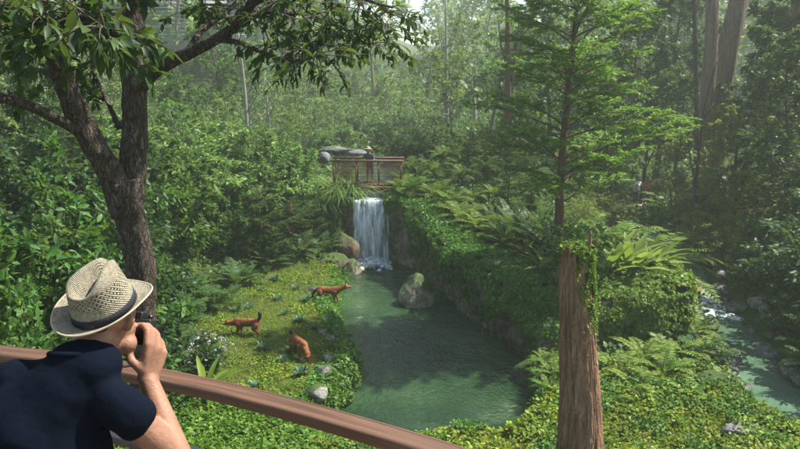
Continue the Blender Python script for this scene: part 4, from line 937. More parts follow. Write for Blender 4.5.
# ------------------------------------------------------------------ forked foreground tree
def Wp(lst): return np.array([atY(a, b, c) for a, b, c in lst])
ft = empty('forked_tree', tuple(base(146, 7.4)))
FT0 = np.array(ft.location)
mb = MB()
LM = []
def limb(pts, r0, r1, sides=20, bump=.1, mb=mb, wob=0, store=True, mid=None):
    p = resample(pts, .07); n = len(p); rr = np.linspace(r0, r1, n) if mid is None else np.interp(np.linspace(0, 1, n), [0, mid[0], 1], [r0, mid[1], r1])
    if wob: p = p+np.stack([vnoise(np.arange(n)*.16+r0*99, np.zeros(n)+k, 0, 7+k) for k in range(3)], -1)*wob
    mb.tube(p-FT0, rr, sides, cap=True, bump=bump, seed=int(r0*1000))
    if store: LM.append((p, rr))
limb(np.vstack([FT0, Wp([(140, 262, 7.2), (128, 205, 7.1), (123, 180, 7.05)])]), .21, .155, 26, .14, mid=(.5, .15))
limb(Wp([(125, 215, 7.08), (116, 182, 7.05), (102, 158, 6.95), (84, 128, 6.9), (66, 88, 6.8), (54, 45, 6.6), (38, 0, 6.4), (25, -50, 6.2)]), .14, .075, 22, .12)
limb(Wp([(127, 215, 7.1), (133, 170, 7.2), (135, 130, 7.25), (134, 80, 7.3), (132, 30, 7.35), (136, -30, 7.4), (150, -90, 7.6)]), .145, .09, 22, .12)
limb(Wp([(90, 138, 6.9), (62, 122, 6.7), (32, 106, 6.5), (0, 97, 6.3), (-40, 92, 6.0)]), .055, .035, 12, .1)
limb(Wp([(140, 88, 7.3), (155, 70, 7.1), (180, 57, 7.0), (208, 44, 6.9), (232, 30, 6.8), (250, 8, 6.8), (262, -20, 6.8)]), .075, .04, 14, .1)
limb(Wp([(190, 50, 7), (200, 30, 7.2), (222, 16, 7.4), (245, -5, 7.6)]), .04, .02, 10, .1)
limb(Wp([(214, 40, 6.9), (238, 42, 6.8), (262, 54, 6.7), (290, 60, 6.6), (312, 54, 6.5)]), .03, .012, 8, .1, wob=.03)
limb(Wp([(240, 25, 6.8), (268, 12, 6.9), (300, 12, 7), (340, 22, 7.1), (378, 40, 7.2)]), .035, .01, 8, .1, wob=.04)
limb(Wp([(250, 5, 6.8), (300, -12, 6.7), (350, -12, 6.8), (395, 8, 6.9)]), .035, .01, 8, .1, wob=.04)
limb(Wp([(119, 128, 7.2), (106, 98, 7.4), (92, 72, 7.6), (90, 40, 7.8)]), .03, .015, 8, .1)
limb(Wp([(60, 75, 6.8), (40, 40, 6.0), (15, 10, 5.3), (-20, -10, 5.0)]), .04, .02, 8, .1, wob=.02)
limb(Wp([(50, 40, 6.5), (75, 15, 5.8), (100, 20, 5.2), (118, 35, 4.9)]), .025, .01, 8, .1, wob=.02)
limb(Wp([(105, 98, 7.4), (80, 90, 7.6), (50, 78, 7.6), (20, 62, 7.4)]), .02, .008, 8, .1, wob=.03)
mb.build('trunk', M['bark'], ft)
rng = np.random.default_rng(55)
lf = MB(); tw = MB()
def sprig(c, d, L, ls, n=9):
    d = nrm(d); m = 4; pts = [c]
    for j in range(m): d = nrm(d+rng.normal(size=3)*.15-[0, 0, .08]); pts.append(pts[-1]+d*L/m)
    pts = np.array(pts); tw.tube(pts-FT0, np.linspace(.006, .0025, m+1), 4, cap=False)
    u = rng.uniform(.2, 1, n)*m; a = np.minimum(u.astype(int), m-1); f = (u-a)[:, None]; pp = pts[a]*(1-f)+pts[a+1]*f
    dd = np.tile(d*.7, (n, 1))+rng.normal(size=(n, 3))*.65; dd[:, 2] -= .3
    lf.leaves(L_LONG if rng.uniform() < .5 else L_BROAD, pp-FT0, dd, rng.normal(size=(n, 3))*.4+[0, 0, 1], ls*rng.uniform(.7, 1.15, n))
def cluster(px, py, Y, rp, n, ls=.115, L=.26):
    """sprigs round a branch tip"""
    c0 = atY(px, py, Y)
    near = None; bd = 9
    for p, rr in LM:
        dd = np.linalg.norm(p-c0, axis=1); k = int(np.argmin(dd))
        if dd[k] < bd: bd = dd[k]; near = p[k]
    if bd > .15: 
        q = resample([near, (near+c0)/2+[0, 0, .06], c0], .08); tw.tube(q-FT0, np.linspace(.012, .006, len(q)), 5, cap=False)
    for k in range(int(n*1.35)):
        d = rng.normal(size=3); d[2] *= .5; c = c0+d*rp*.3
        t2 = np.array([c0, c]); tw.tube(resample(np.vstack([c0, (c0+c)/2+[0, 0, .02], c]), .05)-FT0, .004, 4, cap=False)
        sprig(c, d+[0, 0, -.25], L*rng.uniform(.7, 1.2), ls)
for a in ((300, 50, 6.5, .4, 8), (316, 56, 6.5, .35, 7), (275, 46, 6.7, .4, 7), (325, 32, 7.0, .5, 9), (350, 34, 7.1, .5, 10), (372, 44, 7.2, .4, 9), (388, 24, 7.1, .35, 6), (385, 12, 6.9, .5, 9), (360, 2, 6.9, .5, 10), (330, 8, 6.8, .5, 10), (300, 20, 6.9, .5, 9), (300, -8, 6.8, .5, 9), (272, 2, 6.8, .5, 9), (262, 28, 6.8, .4, 7), (248, 12, 7.2, .5, 8), (225, 5, 7.4, .5, 8), (200, 8, 7.3, .4, 6), (205, -8, 7.5, .5, 8), (318, 48, 6.8, .4, 7)):
    cluster(*a)
for a in ((8, 70, 6.8, .35, 6), (25, 60, 7.2, .4, 7), (45, 70, 7.5, .4, 6), (0, 45, 6.4, .4, 7), (95, 62, 7.6, .4, 6), (75, 85, 7.6, .3, 5), (110, 50, 7.6, .3, 5), (5, 88, 6.6, .3, 4)): cluster(*a)
for a in ((20, 8, 5.2, .4, 7, .16, .3), (50, 12, 5.0, .4, 7, .16, .3), (80, 15, 5.0, .4, 8, .16, .3), (105, 28, 4.9, .35, 7, .16, .3), (118, 48, 5.0, .25, 5, .16, .28), (60, 32, 5.0, .3, 5, .16, .28), (90, 0, 5.2, .4, 7, .16, .3), (35, -8, 5.2, .4, 7, .16), (5, 25, 5.2, .3, 5, .16), (122, 15, 5.4, .3, 5, .15), (-8, 5, 5.2, .3, 6, .16)): cluster(*a)
# the crown above the frame
for k in range(60):
    px = rng.uniform(-80, 260); py = rng.uniform(-170, -45); Y = rng.uniform(5.6, 9); cluster(px, py, Y, .7, 6, .15, .4)
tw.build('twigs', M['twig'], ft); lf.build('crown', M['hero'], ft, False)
tag(ft, 'large forked tree with rough grey brown bark behind the photographer hat', 'tree')
# ------------------------------------------------------------------ broken trunk
bt = empty('broken_trunk', (0, 0, 0)); b0 = np.array([xat(581, 9.25, .8), 9.25, hz(xat(581, 9.25, .8), 9.25)-.3]); bt.location = tuple(b0)
top = atY(577, 252, 9.7)-b0
n, m = 150, 200; Vt = np.zeros((n, m, 3)); an = np.linspace(0, 2*PI, m, endpoint=False)
for i_ in range(n):
    t = i_/(n-1); c = np.array([0, 0, 0])*(1-t)+top*t+np.array([.03*math.sin(t*5), 0, 0]); r = .375-.145*t**.75+.12*math.exp(-t*9)
    rr = r*(1+.05*vnoise(np.cos(an)*1.3, np.sin(an)*1.3, t*1.4, 3)-.10*np.exp(-(vnoise(np.cos(an)*4+t*1.5, np.sin(an)*4, t*2.2, 4)/.10)**2)-.04*np.exp(-(vnoise(np.cos(an)*9+t*2, np.sin(an)*9, t*5, 14)/.12)**2)+.03*vnoise(np.cos(an)*16, np.sin(an)*16, t*9, 5))
    zt = c[2]
    if t > .9: zt = c[2]+(t-.9)/.1*(.16*vnoise(np.cos(an)*3, np.sin(an)*3, 0, 9)+.10*vnoise(np.cos(an)*9, np.sin(an)*9, 0, 6))
    kn = np.exp(-((np.mod(an+1.25+PI, 2*PI)-PI)/.13)**2-((t-.72)/.018)**2)*.06
    rr = rr+kn
    Vt[i_, :, 0] = c[0]+np.cos(an)*rr; Vt[i_, :, 1] = c[1]+np.sin(an)*rr; Vt[i_, :, 2] = zt
mb = MB(); i = np.arange(n-1)[:, None]*m; j = np.arange(m)[None, :]; j2 = (j+1) % m
V3 = Vt.reshape(-1, 3); cc = Vt[-1].mean(0)-[0, 0, .25]
mb.add(np.vstack([V3, cc]), np.stack([i+j, i+j2, i+m+j2, i+m+j], -1).reshape(-1, 4), np.stack([(n-1)*m+np.arange(m), (n-1)*m+(np.arange(m)+1) % m, np.full(m, n*m)], -1))
mb.build('trunk', M['log'], bt)
for dx, dy, h_, w_, ln in ((.17, .02, .42, .05, .02), (.10, .1, .2, .045, 0), (-.14, .05, .16, .05, -.05), (.02, -.15, .14, .05, 0), (.22, .1, .25, .03, .1)):
    mb = MB(); p0 = top+[dx, dy, -.1]; mb.tube([p0, p0+[ln*.5, 0, h_*.5], p0+[ln, 0, h_*.85], p0+[ln*1.1, .01, h_]], [w_*1.3, w_, w_*.6, .006], 6, flat=.5, bump=.3, seed=int(dx*100)+20); mb.build('splinter', M['log'], bt)
rng = np.random.default_rng(31); mb = MB()
N_ = 9000; t = 1-np.abs(rng.normal(size=N_))*.11; t = np.clip(t, .45, 1.0); a0 = -.35+rng.normal(size=N_)*.5+(1-t)*.5; k_ = (rng.uniform(size=N_) < 1) 
ii = (t*(n-1)).astype(int); jj = (np.mod(a0, 2*PI)/(2*PI)*m).astype(int) % m; P = Vt[ii, jj]; Nn = np.stack([np.cos(a0), np.sin(a0), np.full(N_, .3)], -1)
wgt = vnoise(a0*3, t*14, 0, 15) > -.35; P = P[wgt]+Nn[wgt]*.012; Nn = Nn[wgt]; nn_ = len(P)
mb.leaves(L_RH, P+rng.normal(size=(nn_, 3))*.008, rng.normal(size=(nn_, 3))*.6+[0, 0, -.5]+Nn*.6, Nn+rng.normal(size=(nn_, 3))*.4, .042*rng.uniform(.6, 1.4, nn_))
d = rng.uniform(0, 6.28, 3000); mb.leaves(L_IVY, top+np.stack([np.cos(d)*.23*rng.uniform(.3, 1.1, 3000), np.sin(d)*.23*rng.uniform(.3, 1.1, 3000), rng.normal(size=3000)*.06-.02], -1), rng.normal(size=(3000, 3)), rng.normal(size=(3000, 3))*.4+[0, 0, 1], .055)
o = mb.build('moss', M['creeper'], bt, False); o['kind'] = 'stuff'
tag(bt, 'thick reddish brown broken trunk with mossy jagged top and charred foot', 'trunk')
# pale small-leaved plant growing at its top, behind
for k, (px, py, Y, h_) in enumerate(((574, 240, 15.8, 1.35), (592, 238, 16.2, .8))):
    g = hit(px, py+10); o = place(SC, px, Y, h=h_*1.2); tag(o, ('pale small leaved shrub just behind the broken trunk top', 'pale shrub between the broken trunk and the bright ferns')[k], 'shrub')
g0 = hit(315, 291); rock('pale_stone', g0[0], g0[1], g0[2]+.05, (.3, .16, .13), M['rockpale'], 'pale flat stone behind the tail of the standing dhole', 305, .5)
# ------------------------------------------------------------------ bridge
br = empty('footbridge', (0, 0, 0)); BY = 24.95; bz = 2.5; bx0, bx1 = xat(332, BY, 2.5), xat(403, BY, 2.5)
def U(mbx, c, h, rot=None): mbx.box(c, h, rot)
mb = MB()
nb = 26
for k in range(nb): mb.box([bx0+(k+.5)*(bx1-bx0)/nb, BY+.45, bz+.03], [(bx1-bx0)/nb*.46, .47, .03])
mb.build('deck', M['bridgewood'], br)
mb = MB()
for y in (BY, BY+.9): mb.box([(bx0+bx1)/2, y, bz-.09], [(bx1-bx0)/2, .05, .1])
mb.build('beam', M['bridgewood'], br)
for s, y in enumerate((BY, BY+.9)):
    mb = MB(); mb.box([(bx0+bx1)/2, y, bz+.93], [(bx1-bx0)/2+.05, .05, .028]); mb.build('handrail', M['bridgewood'], br)
    for k in range(4):
        mb = MB(); mb.box([bx0+.08+k*(bx1-bx0-.16)/3, y, bz+.45], [.032, .032, .455]); mb.build('post', M['bridgewood'], br)
    mb = MB()
    for k in range(1, 90): x = bx0+k*(bx1-bx0)/90; mb.tube([(x, y, bz+.1), (x, y, bz+.9)], .006, 5)
    for zz in (.1, .35, .62, .88): mb.tube([(bx0+.05, y, bz+zz), (bx1-.05, y, bz+zz)], .007, 5)
    mb.build('wire_infill', M['bridgewood'], br)
tag(br, 'red brown wooden footbridge crossing the stream above the waterfall', 'bridge')
# ------------------------------------------------------------------ viewing platform rail
RZ = 5.3
rpts = resample([tuple(atZ(a, b, RZ)) for a, b in ((-150, 336), (-60, 342), (0, 350), (80, 358), (160, 374), (230, 389), (300, 407), (370, 427), (440, 448), (500, 470), (560, 492))], .05)
def sweep(pts, prof, name, mat, parent=None, uv=True):
    pts = np.asarray(pts); n = len(pts); tgn = np.gradient(pts[:, :2], axis=0); tgn /= np.linalg.norm(tgn, axis=1)[:, None]; nm = np.stack([-tgn[:, 1], tgn[:, 0]], -1)
    prof = np.array(prof); m = len(prof); V = np.zeros((n, m, 3))
    V[:, :, :2] = pts[:, None, :2]+nm[:, None, :]*prof[None, :, 0:1]; V[:, :, 2] = pts[:, None, 2]+prof[None, :, 1]
    i = np.arange(n-1)[:, None]*m; j = np.arange(m)[None, :]; j2 = (j+1) % m
    o = mk(name, V.reshape(-1, 3), [np.stack([i+j, i+m+j, i+m+j2, i+j2], -1).reshape(-1, 4)], mat, True, parent)
    if uv:
        s = np.concatenate([[0], np.cumsum(np.linalg.norm(np.diff(pts, axis=0), axis=1))]); pl_ = np.concatenate([[0], np.cumsum(np.linalg.norm(np.diff(np.vstack([prof, prof[:1]]), axis=0), axis=1))])
        ul = o.data.uv_layers.new(name='UV'); li = np.empty(len(o.data.loops), np.int32); o.data.loops.foreach_get('vertex_index', li)
        ul.data.foreach_set('uv', np.stack([s[li//m], pl_[li % m]], -1).astype(np.float32).ravel())
    return o
def rrect(w, h, r, k=4):
    out = []
    for cx, cy, a in ((w-r, -r, 0), (-w+r, -r, 90), (-w+r, -2*h+r, 180), (w-r, -2*h+r, 270)):
        for q_ in range(k+1): t = math.radians(a+90*q_/k); out.append((cx+r*math.cos(t), cy+r*math.sin(t)))
    return out
rl = empty('platform_railing', tuple(rpts[0])); R0 = rpts[0]
sweep(rpts-R0, rrect(.047, .025, .011), 'handrail', M['rail'], rl)
sweep(rpts-R0+[0, 0, -.006], [(.0485, 0), (.062, 0), (.0635, -.003), (.0635, -.036), (.0485, -.036)][::-1], 'edge_strip', M['rail'], rl)
lo = rpts.copy(); lo[:, 2] = 4.96
sweep(lo-R0, rrect(.04, .02, .008), 'lower_rail', M['metal'], rl)
lo2 = rpts.copy(); lo2[:, 2] = 4.35
sweep(lo2-R0, rrect(.04, .02, .008), 'lower_rail', M['metal'], rl)
for k in (20, 58, len(rpts)-6):
    mb = MB(); c = rpts[k]-R0; mb.box([c[0], c[1], -.075-.53], [.02, .03, .525]); mb.build('post', M['metal'], rl)
tag(rl, 'brown varnished wooden railing with dark metal rails in front of the photographer', 'railing')
# platform deck
dk = empty('viewing_platform', (0, 0, 4.2)); 
outl = [tuple(p[:2]) for p in rpts[::4]]
mb = MB(); xs = np.arange(-3.6, 1.4, .15)
for x in xs:
    yy = np.interp(x+.07, rpts[:, 0], rpts[:, 1])+.1; mb.box([x+.07, (yy-1.6)/2, -.02], [.07, (yy+1.6)/2, .02])
mb.build('deck_boards', M['deck'], dk)
for x, y in ((-3.2, 2.9), (.9, 1.8), (-3.2, -1.3), (.9, -1.3)):
    mb = MB(); mb.box([x, y, -1.9], [.09, .09, 1.86]); mb.build('support_post', M['deck'], dk)
mb = MB(); mb.box([-1.2, .1, -.14], [2.4, .05, .1]); mb.box([-1.2, -1.3, -.14], [2.4, .05, .1]); mb.build('beam', M['deck'], dk)
tag(dk, 'raised wooden viewing platform under the photographer and its railing', 'platform')
# ------------------------------------------------------------------ bodies (tapered limbs fused into one continuous skin)
def body(name, segs, mat, parent, voxel=.012, smooth=6, extra=None):
    """segs: (p0, p1, r0, r1[, (sx,sy,sz) ellipse scale about p]) fused by voxel remesh"""
    mb = MB(); nu, nv = 10, 14
    for s in segs:
        p0, p1, r0, r1 = [np.array(v, float) for v in s[:4]]
        L = np.linalg.norm(p1-p0); ax = (p1-p0)/(L+1e-9) if L > 1e-6 else np.array([0, 0, 1.])
        wd = np.array(s[4], float) if len(s) > 4 else None   # (dir, factor): widen across dir
        ref = np.array([0, 0, 1.]) if abs(ax[2]) < .9 else np.array([1., 0, 0]); e1 = nrm(np.cross(ax, ref)); e2 = np.cross(ax, e1)
        rings = []
        for k in range(nu): a = PI/2*(1-k/(nu-1)) if False else 0
        prof = [(-math.cos(t)*r0, math.sin(t)*r0) for t in np.linspace(0.001, PI/2, 6)]+[(L+math.sin(t)*r1, math.cos(t)*r1) for t in np.linspace(0, PI/2-.001, 6)]
        ang = np.linspace(0, 2*PI, nv, endpoint=False); V = []
        for z, r in prof: V.append(p0+ax*z+(np.cos(ang)*r)[:, None]*e1+(np.sin(ang)*r)[:, None]*e2)
        V = np.array(V)
        if wd is not None:
            dv = nrm(wd[:3]); f = wd[3]; c = p0+(p1-p0)*.5; off = (V-c)@dv; V = V+(off*(f-1))[..., None]*dv
        i = np.arange(len(prof)-1)[:, None]*nv; j = np.arange(nv)[None, :]; j2 = (j+1) % nv
        q = np.stack([i+j, i+j2, i+nv+j2, i+nv+j], -1).reshape(-1, 4)
        nn = len(prof)*nv
        mb.add(np.vstack([V.reshape(-1, 3), p0-ax*r0, p1+ax*r1]), q, np.vstack([np.stack([(np.arange(nv)+1) % nv, np.arange(nv), np.full(nv, nn)], -1), np.stack([nn-nv+np.arange(nv), nn-nv+(np.arange(nv)+1) % nv, np.full(nv, nn+1)], -1)]))
    o = mb.build(name, mat, None, True)
    r = o.modifiers.new('r', 'REMESH'); r.mode = 'VOXEL'; r.voxel_size = voxel; r.use_smooth_shade = True
    sm = o.modifiers.new('s', 'SMOOTH'); sm.factor = .5; sm.iterations = smooth
    dg = bpy.context.evaluated_depsgraph_get(); me = bpy.data.meshes.new_from_object(o.evaluated_get(dg)); me.name = name
    old = o.data; o.modifiers.clear(); o.data = me; bpy.data.meshes.remove(old)
    if not me.materials: me.materials.append(mat)
    me.polygons.foreach_set('use_smooth', np.ones(len(me.polygons), bool))
    if parent: o.parent = parent
    return o
# --- the photographer: world coordinates, root on the deck
PH = empty('person', (-1.0, 1.72, 4.2)); PR = np.array([-1.0, 1.72, 4.2])
def w(px, py, Y): return atY(px, py, Y)-PR
hd = w(106, 320, 2.0)                     # head centre
Fv = nrm(np.array([.14, .93, -.36])); Rv = nrm(np.cross(Fv, [0, 0, 1.])); Uv = np.cross(Rv, Fv)
def hp(r, f, u): return hd+Rv*r+Fv*f+Uv*u
shR = w(108, 397, 1.86); shL = shR+np.array([-.375, .03, .0]); nk = (shR+shL)/2+np.array([.05, .06, .075]); nk = w(79, 366, 1.9)
elR = w(178, 458, 1.92); wrR = w(148, 379, 2.02); haR = w(150, 349, 2.10)
cam_c = hp(.022, .145, -.035)
haL = cam_c-Rv*.075-Uv*.04; elL = shL+np.array([.02, .20, -.24]); wrL = haL-np.array([.03, .07, .05])
chest = (shR+shL)/2+np.array([-.01, -.03, -.17]); waist = chest+np.array([-.02, -.16, -.30]); hip = waist+np.array([0, -.02, -.16])
hipL, hipR = hip+[-.1, 0, -.02], hip+[.1, 0, -.02]
fl_ = 0.0
segs = [(hp(0, -.02, .02), hp(0, .015, .03), .078, .078), (hp(0, .045, -.06), hp(0, .05, -.03), .052, .065), (hp(0, .05, -.1), hp(0, .07, -.1), .03, .026),
        (hp(0, .1, -.025), hp(0, .118, -.035), .008, .013), (hp(-.04, .06, -.07), hp(.04, .06, -.07), .035, .035),
        (hp(.076, -.005, -.02), hp(.084, -.012, .005), .012, .016), (hp(-.076, -.005, -.02), hp(-.084, -.012, .005), .012, .016),
        (hp(0, -.03, -.06), nk, .058, .064), (nk, chest+[0, 0, .08], .060, .12, (1, 0, 0, 1.25)),
        (nk+[.02, 0, -.045], shR, .045, .058), (nk+[-.02, 0, -.045], shL, .045, .058),
        (chest, waist, .13, .12, (1, 0, 0, 1.28)), (waist, hip, .12, .135, (1, 0, 0, 1.2)),
        (shR, elR, .054, .043), (elR, wrR, .045, .029), (shL, elL, .054, .043), (elL, wrL, .045, .029),
        (hipR, hipR+[.02, .14, -.42], .09, .062), (hipR+[.02, .14, -.42], [hipR[0]+.04, hipR[1]+.02, .08], .06, .04), ([hipR[0]+.04, hipR[1]-.02, .045], [hipR[0]+.06, hipR[1]+.18, .035], .04, .035),
        (hipL, hipL+[-.02, .14, -.42], .09, .062), (hipL+[-.02, .14, -.42], [hipL[0]-.04, hipL[1]+.02, .08], .06, .04), ([hipL[0]-.04, hipL[1]-.02, .045], [hipL[0]-.06, hipL[1]+.18, .035], .04, .035)]
def hand(wr, palm_c, fwd, across, curl_dir, scale=1.0, sgn=1):
    """palm + four fingers curling + thumb; fwd: wrist to knuckles, across: toward index side, curl_dir: palm normal (inside)"""
    S = []; fwd = nrm(np.array(fwd)); across = nrm(across-fwd*np.dot(across, fwd)); cd = nrm(np.cross(fwd, across)); cd = cd if np.dot(cd, curl_dir) > 0 else -cd
    kb = wr+fwd*.095*scale
    for k in range(4):
        o_ = (k-1.5)*.0205*scale; kn = kb-across*o_+fwd*(.004, .0, -.006, -.016)[k]*scale*1.2
        S.append((wr-across*o_*.5, kn, .017*scale, .0115*scale))
        l = (.9, 1.0, .94, .76)[k]*scale; d1 = nrm(fwd*.85+cd*(.35, .45, .55, .7)[k]); p1 = kn+d1*.042*l; d2 = nrm(fwd*.35+cd*1); p2 = p1+d2*.027*l; d3 = nrm(-fwd*.15+cd*.9); p3 = p2+d3*.02*l
        r = (.0098, .0102, .0097, .0085)[k]*scale; S += [(kn, p1, r*1.1, r), (p1, p2, r, r*.93), (p2, p3, r*.93, r*.8)]
    t0 = wr+fwd*.025*scale+across*.022*scale; t1 = t0+nrm(fwd*.5+across*.75+cd*.45)*.042*scale; t2 = t1+nrm(fwd*.75+across*.15+cd*.6)*.033*scale; t3 = t2+nrm(fwd*.6+cd*.7-across*.1)*.025*scale
    S += [(t0, t1, .0165*scale, .013*scale), (t1, t2, .0125*scale, .011*scale), (t2, t3, .011*scale, .0088*scale)]
    return S
hR = hand(wrR, haR, nrm(w(163, 318, 2.07)-wrR), Rv*-.3+Fv*-.6+Uv*.1, -Rv*.8+Fv*.35, 1.12)
hL = hand(wrL, haL, nrm(haL+[.02, .03, .03]-wrL), Uv*.2+Rv*.5, Rv+Uv*.4, 1.0)
bo = body('body', segs+hR+hL, M['skin'], PH, .0052, 5)
shirt = [(nk+[0, -.012, -.012], chest+[0, 0, .08], .084, .142, (1, 0, 0, 1.36)), (nk+[.03, -.01, -.038], shR+[0, 0, -.002], .071, .070), (nk+[-.03, -.01, -.038], shL+[0, 0, -.002], .071, .070),
         (chest, waist, .148, .138, (1, 0, 0, 1.3)), (waist, hip, .138, .15, (1, 0, 0, 1.2)), (shR, shR+(elR-shR)*.36, .070, .062), (shL, shL+(elL-shL)*.4, .070, .062), (chest+[.07, 0, .0], waist+[.09, .0, 0], .125, .13)]
sh = body('shirt', shirt, M['shirt'], PH, .007, 5)
# cloth folds
me = sh.data; nvx = len(me.vertices); co = np.empty(nvx*3, np.float32); me.vertices.foreach_get('co', co); co = co.reshape(-1, 3).astype(float); nr = np.empty(nvx*3, np.float32); me.vertex_normals.foreach_get('vector', nr); nr = nr.reshape(-1, 3)
f = .015*(1-np.abs(vnoise(co[:, 0]*7+co[:, 2]*6, co[:, 1]*6, co[:, 2]*8-co[:, 0]*6, 3))*2)+.004*vnoise(co[:, 0]*22, co[:, 1]*20, co[:, 2]*24, 4)
co += nr*f[:, None]; me.vertices.foreach_set('co', co.astype(np.float32).ravel()); me.update()
q = MB(); aa = np.linspace(0, 2*PI, 40); q.tube([nk+np.array([math.cos(t)*.079, .012+math.sin(t)*.079, .034-.030*math.sin(t)]) for t in aa], .0085, 8, cap=False); q.build('collar', M['shirt'], PH)
tr = [(hip+[0, 0, .04], hip+[0, 0, -.02], .15, .155, (1, 0, 0, 1.15))]
for hp_, sx in ((hipR, .02), (hipL, -.02)): tr += [(hp_, hp_+[sx, .14, -.42], .105, .078), (hp_+[sx, .14, -.42], [hp_[0]+2*sx, hp_[1]+.02, .12], .076, .062)]
body('trousers', tr, M['denim'], PH, .012, 5)
for hp_, sx in ((hipR, .02), (hipL, -.02)): body('shoe', [([hp_[0]+2*sx, hp_[1]-.03, .05], [hp_[0]+2*sx*1.3, hp_[1]+.19, .04], .05, .043), ([hp_[0]+2*sx, hp_[1]-.03, .05], [hp_[0]+2*sx, hp_[1]-.02, .11], .048, .05)], M['black'], PH, .008, 4)
body('hair', [(hp(0, -.028, .03), hp(0, -.005, .04), .079, .080), (hp(0, -.05, .0), hp(0, -.045, .02), .054, .056)], M['hair'], PH, .008, 3)
tag(PH, 'photographer in navy shirt and straw hat at the railing holding a camera', 'person')
# strap round the neck
mb = MB(); pts = []
for k in range(25):
    a = 2*PI*k/24; c = nk+np.array([.005, .035, -.012+.0]); pts.append(c+np.array([math.cos(a)*.088, math.sin(a)*.085, .018*math.sin(a)*-1+.012*math.cos(a)]))
mb.tube(pts, .0045, 6, cap=False); o = mb.build('camera_strap', M['black'])
s_ = cam_c-Rv*.02
mb2 = MB(); mb2.tube(resample([nk+[.075, .02, -.01], nk+[.11, .10, -.03], cam_c+Rv*.065-Uv*.06, cam_c+Rv*.07+Uv*.01], .02), .004, 6); 
bpy.data.objects.remove(o)
cm = empty('camera', tuple(cam_c+PR))
rot = np.stack([Rv, Fv, Uv], -1)
q = MB(); q.box([0, 0, 0], [.058, .022, .042], rot); q.box(list(Uv*.052), [.026, .02, .014], rot); o = q.build('camera_body', M['black'], cm, False)
bv = o.modifiers.new('b', 'BEVEL'); bv.width = .006; bv.segments = 3
q = MB(); q.tube([Fv*.02-Uv*.004, Fv*.05-Uv*.004, Fv*.052-Uv*.004, Fv*.11-Uv*.004], [.033, .033, .037, .036], 28); q.build('lens', M['lens'], cm)
q = MB(); q.tube([Rv*.045+Uv*.045, Rv*.045+Uv*.055], .008, 12); q.build('shutter_button', M['black'], cm)
q = MB(); q.tube(np.array(pts)-cam_c, .0042, 6, cap=False); q.tube(resample([nk+[.08, .02, -.012], nk+[.12, .11, -.05], cam_c+Rv*.085-Uv*.05, cam_c+Rv*.068+Uv*.012], .02)-cam_c, .004, 6); q.tube(resample([nk+[-.07, .05, -.012], nk+[-.03, .16, -.05], cam_c-Rv*.085-Uv*.06, cam_c-Rv*.068+Uv*.012], .02)-cam_c, .004, 6); q.build('strap', M['black'], cm)
tag(cm, 'black camera with neck strap held up to the face of the photographer', 'camera')
# hat
def hatmat():
    m, nt, out = newmat('woven_straw'); k = NT(nt); uv = k.n('ShaderNodeTexCoord').outputs['UV']
    s = k.n('ShaderNodeSeparateXYZ'); k.l(uv, s.inputs[0]); U_, V_ = s.outputs[0], s.outputs[1]
    wv = k.math('MULTIPLY', k.math('SINE', k.math('MULTIPLY', U_, 2*PI*60)), k.math('SINE', k.math('MULTIPLY', V_, 2*PI*36)))
    a1 = k.math('SINE', k.math('MULTIPLY', k.math('ADD', k.math('MULTIPLY', U_, 34), k.math('MULTIPLY', V_, 17)), 2*PI/1.0*1))
    b1 = k.math('SINE', k.math('MULTIPLY', k.math('SUBTRACT', k.math('MULTIPLY', U_, 34), k.math('MULTIPLY', V_, 17)), 2*PI))
    hole = k.math('GREATER_THAN', k.math('MINIMUM', a1, b1), .28)
    band = k.math('MULTIPLY', k.math('GREATER_THAN', V_, .5), k.math('LESS_THAN', V_, .655))
    hole = k.math('MULTIPLY', hole, band)
    n = k.noise(1, 5, vec=uv, mapscale=(90, 14, 1)); n2 = k.noise(1, 4, vec=uv, mapscale=(14, 50, 1))
    f = k.math('ADD', k.math('MULTIPLY', n, .6), k.math('MULTIPLY_ADD', wv, .16, k.math('MULTIPLY', n2, .4)))
    col = k.ramp(f, [(.32, (.13, .105, .065)), (.5, (.30, .26, .175)), (.72, (.47, .42, .30))])
    b = k.n('ShaderNodeBsdfPrincipled', i_Roughness=.65); b.inputs['Specular IOR Level'].default_value = .25; k.l(col, b.inputs['Base Color'])
    k.l(k.bump(k.math('ADD', wv, n2), .8, .0025), b.inputs['Normal'])
    t = k.n('ShaderNodeBsdfTransparent'); mx = k.n('ShaderNodeMixShader'); k.l(hole, mx.inputs[0]); k.l(b.outputs[0], mx.inputs[1]); k.l(t.outputs[0], mx.inputs[2]); k.l(mx.outputs[0], out.inputs[0]); return m
M['straw'] = hatmat()
ht = empty('straw_hat', (0, 0, 0))
HU = nrm(np.array([-.10, -.36, 1.])); HF = nrm(np.array([.36, .9, 0])); HF = nrm(HF-HU*np.dot(HF, HU)); HR = np.cross(HF, HU)
hc0 = hp(0, -.012, .035); HW = hc0+PR; ht.location = tuple(HW)
prof = []   # (radius factor, height, v) from brim edge to crown top
nb_ = 14
for k in range(nb_): t = k/(nb_-1); prof.append((1.56-.56*t, .012*(1-t)**2*1+.0, .30*t))
for k in range(1, 16): t = k/15; prof.append((1-.16*t**1.3, .105*t, .30+.36*t))
for k in range(1, 14): t = k/13; prof.append((.84*math.cos(t*PI/2)**.6, .105+.022*math.sin(t*PI/2)**.8, .66+.34*t))
m = 128; n = len(prof); V = np.zeros((n, m, 3)); an = np.linspace(0, 2*PI, m, endpoint=False)
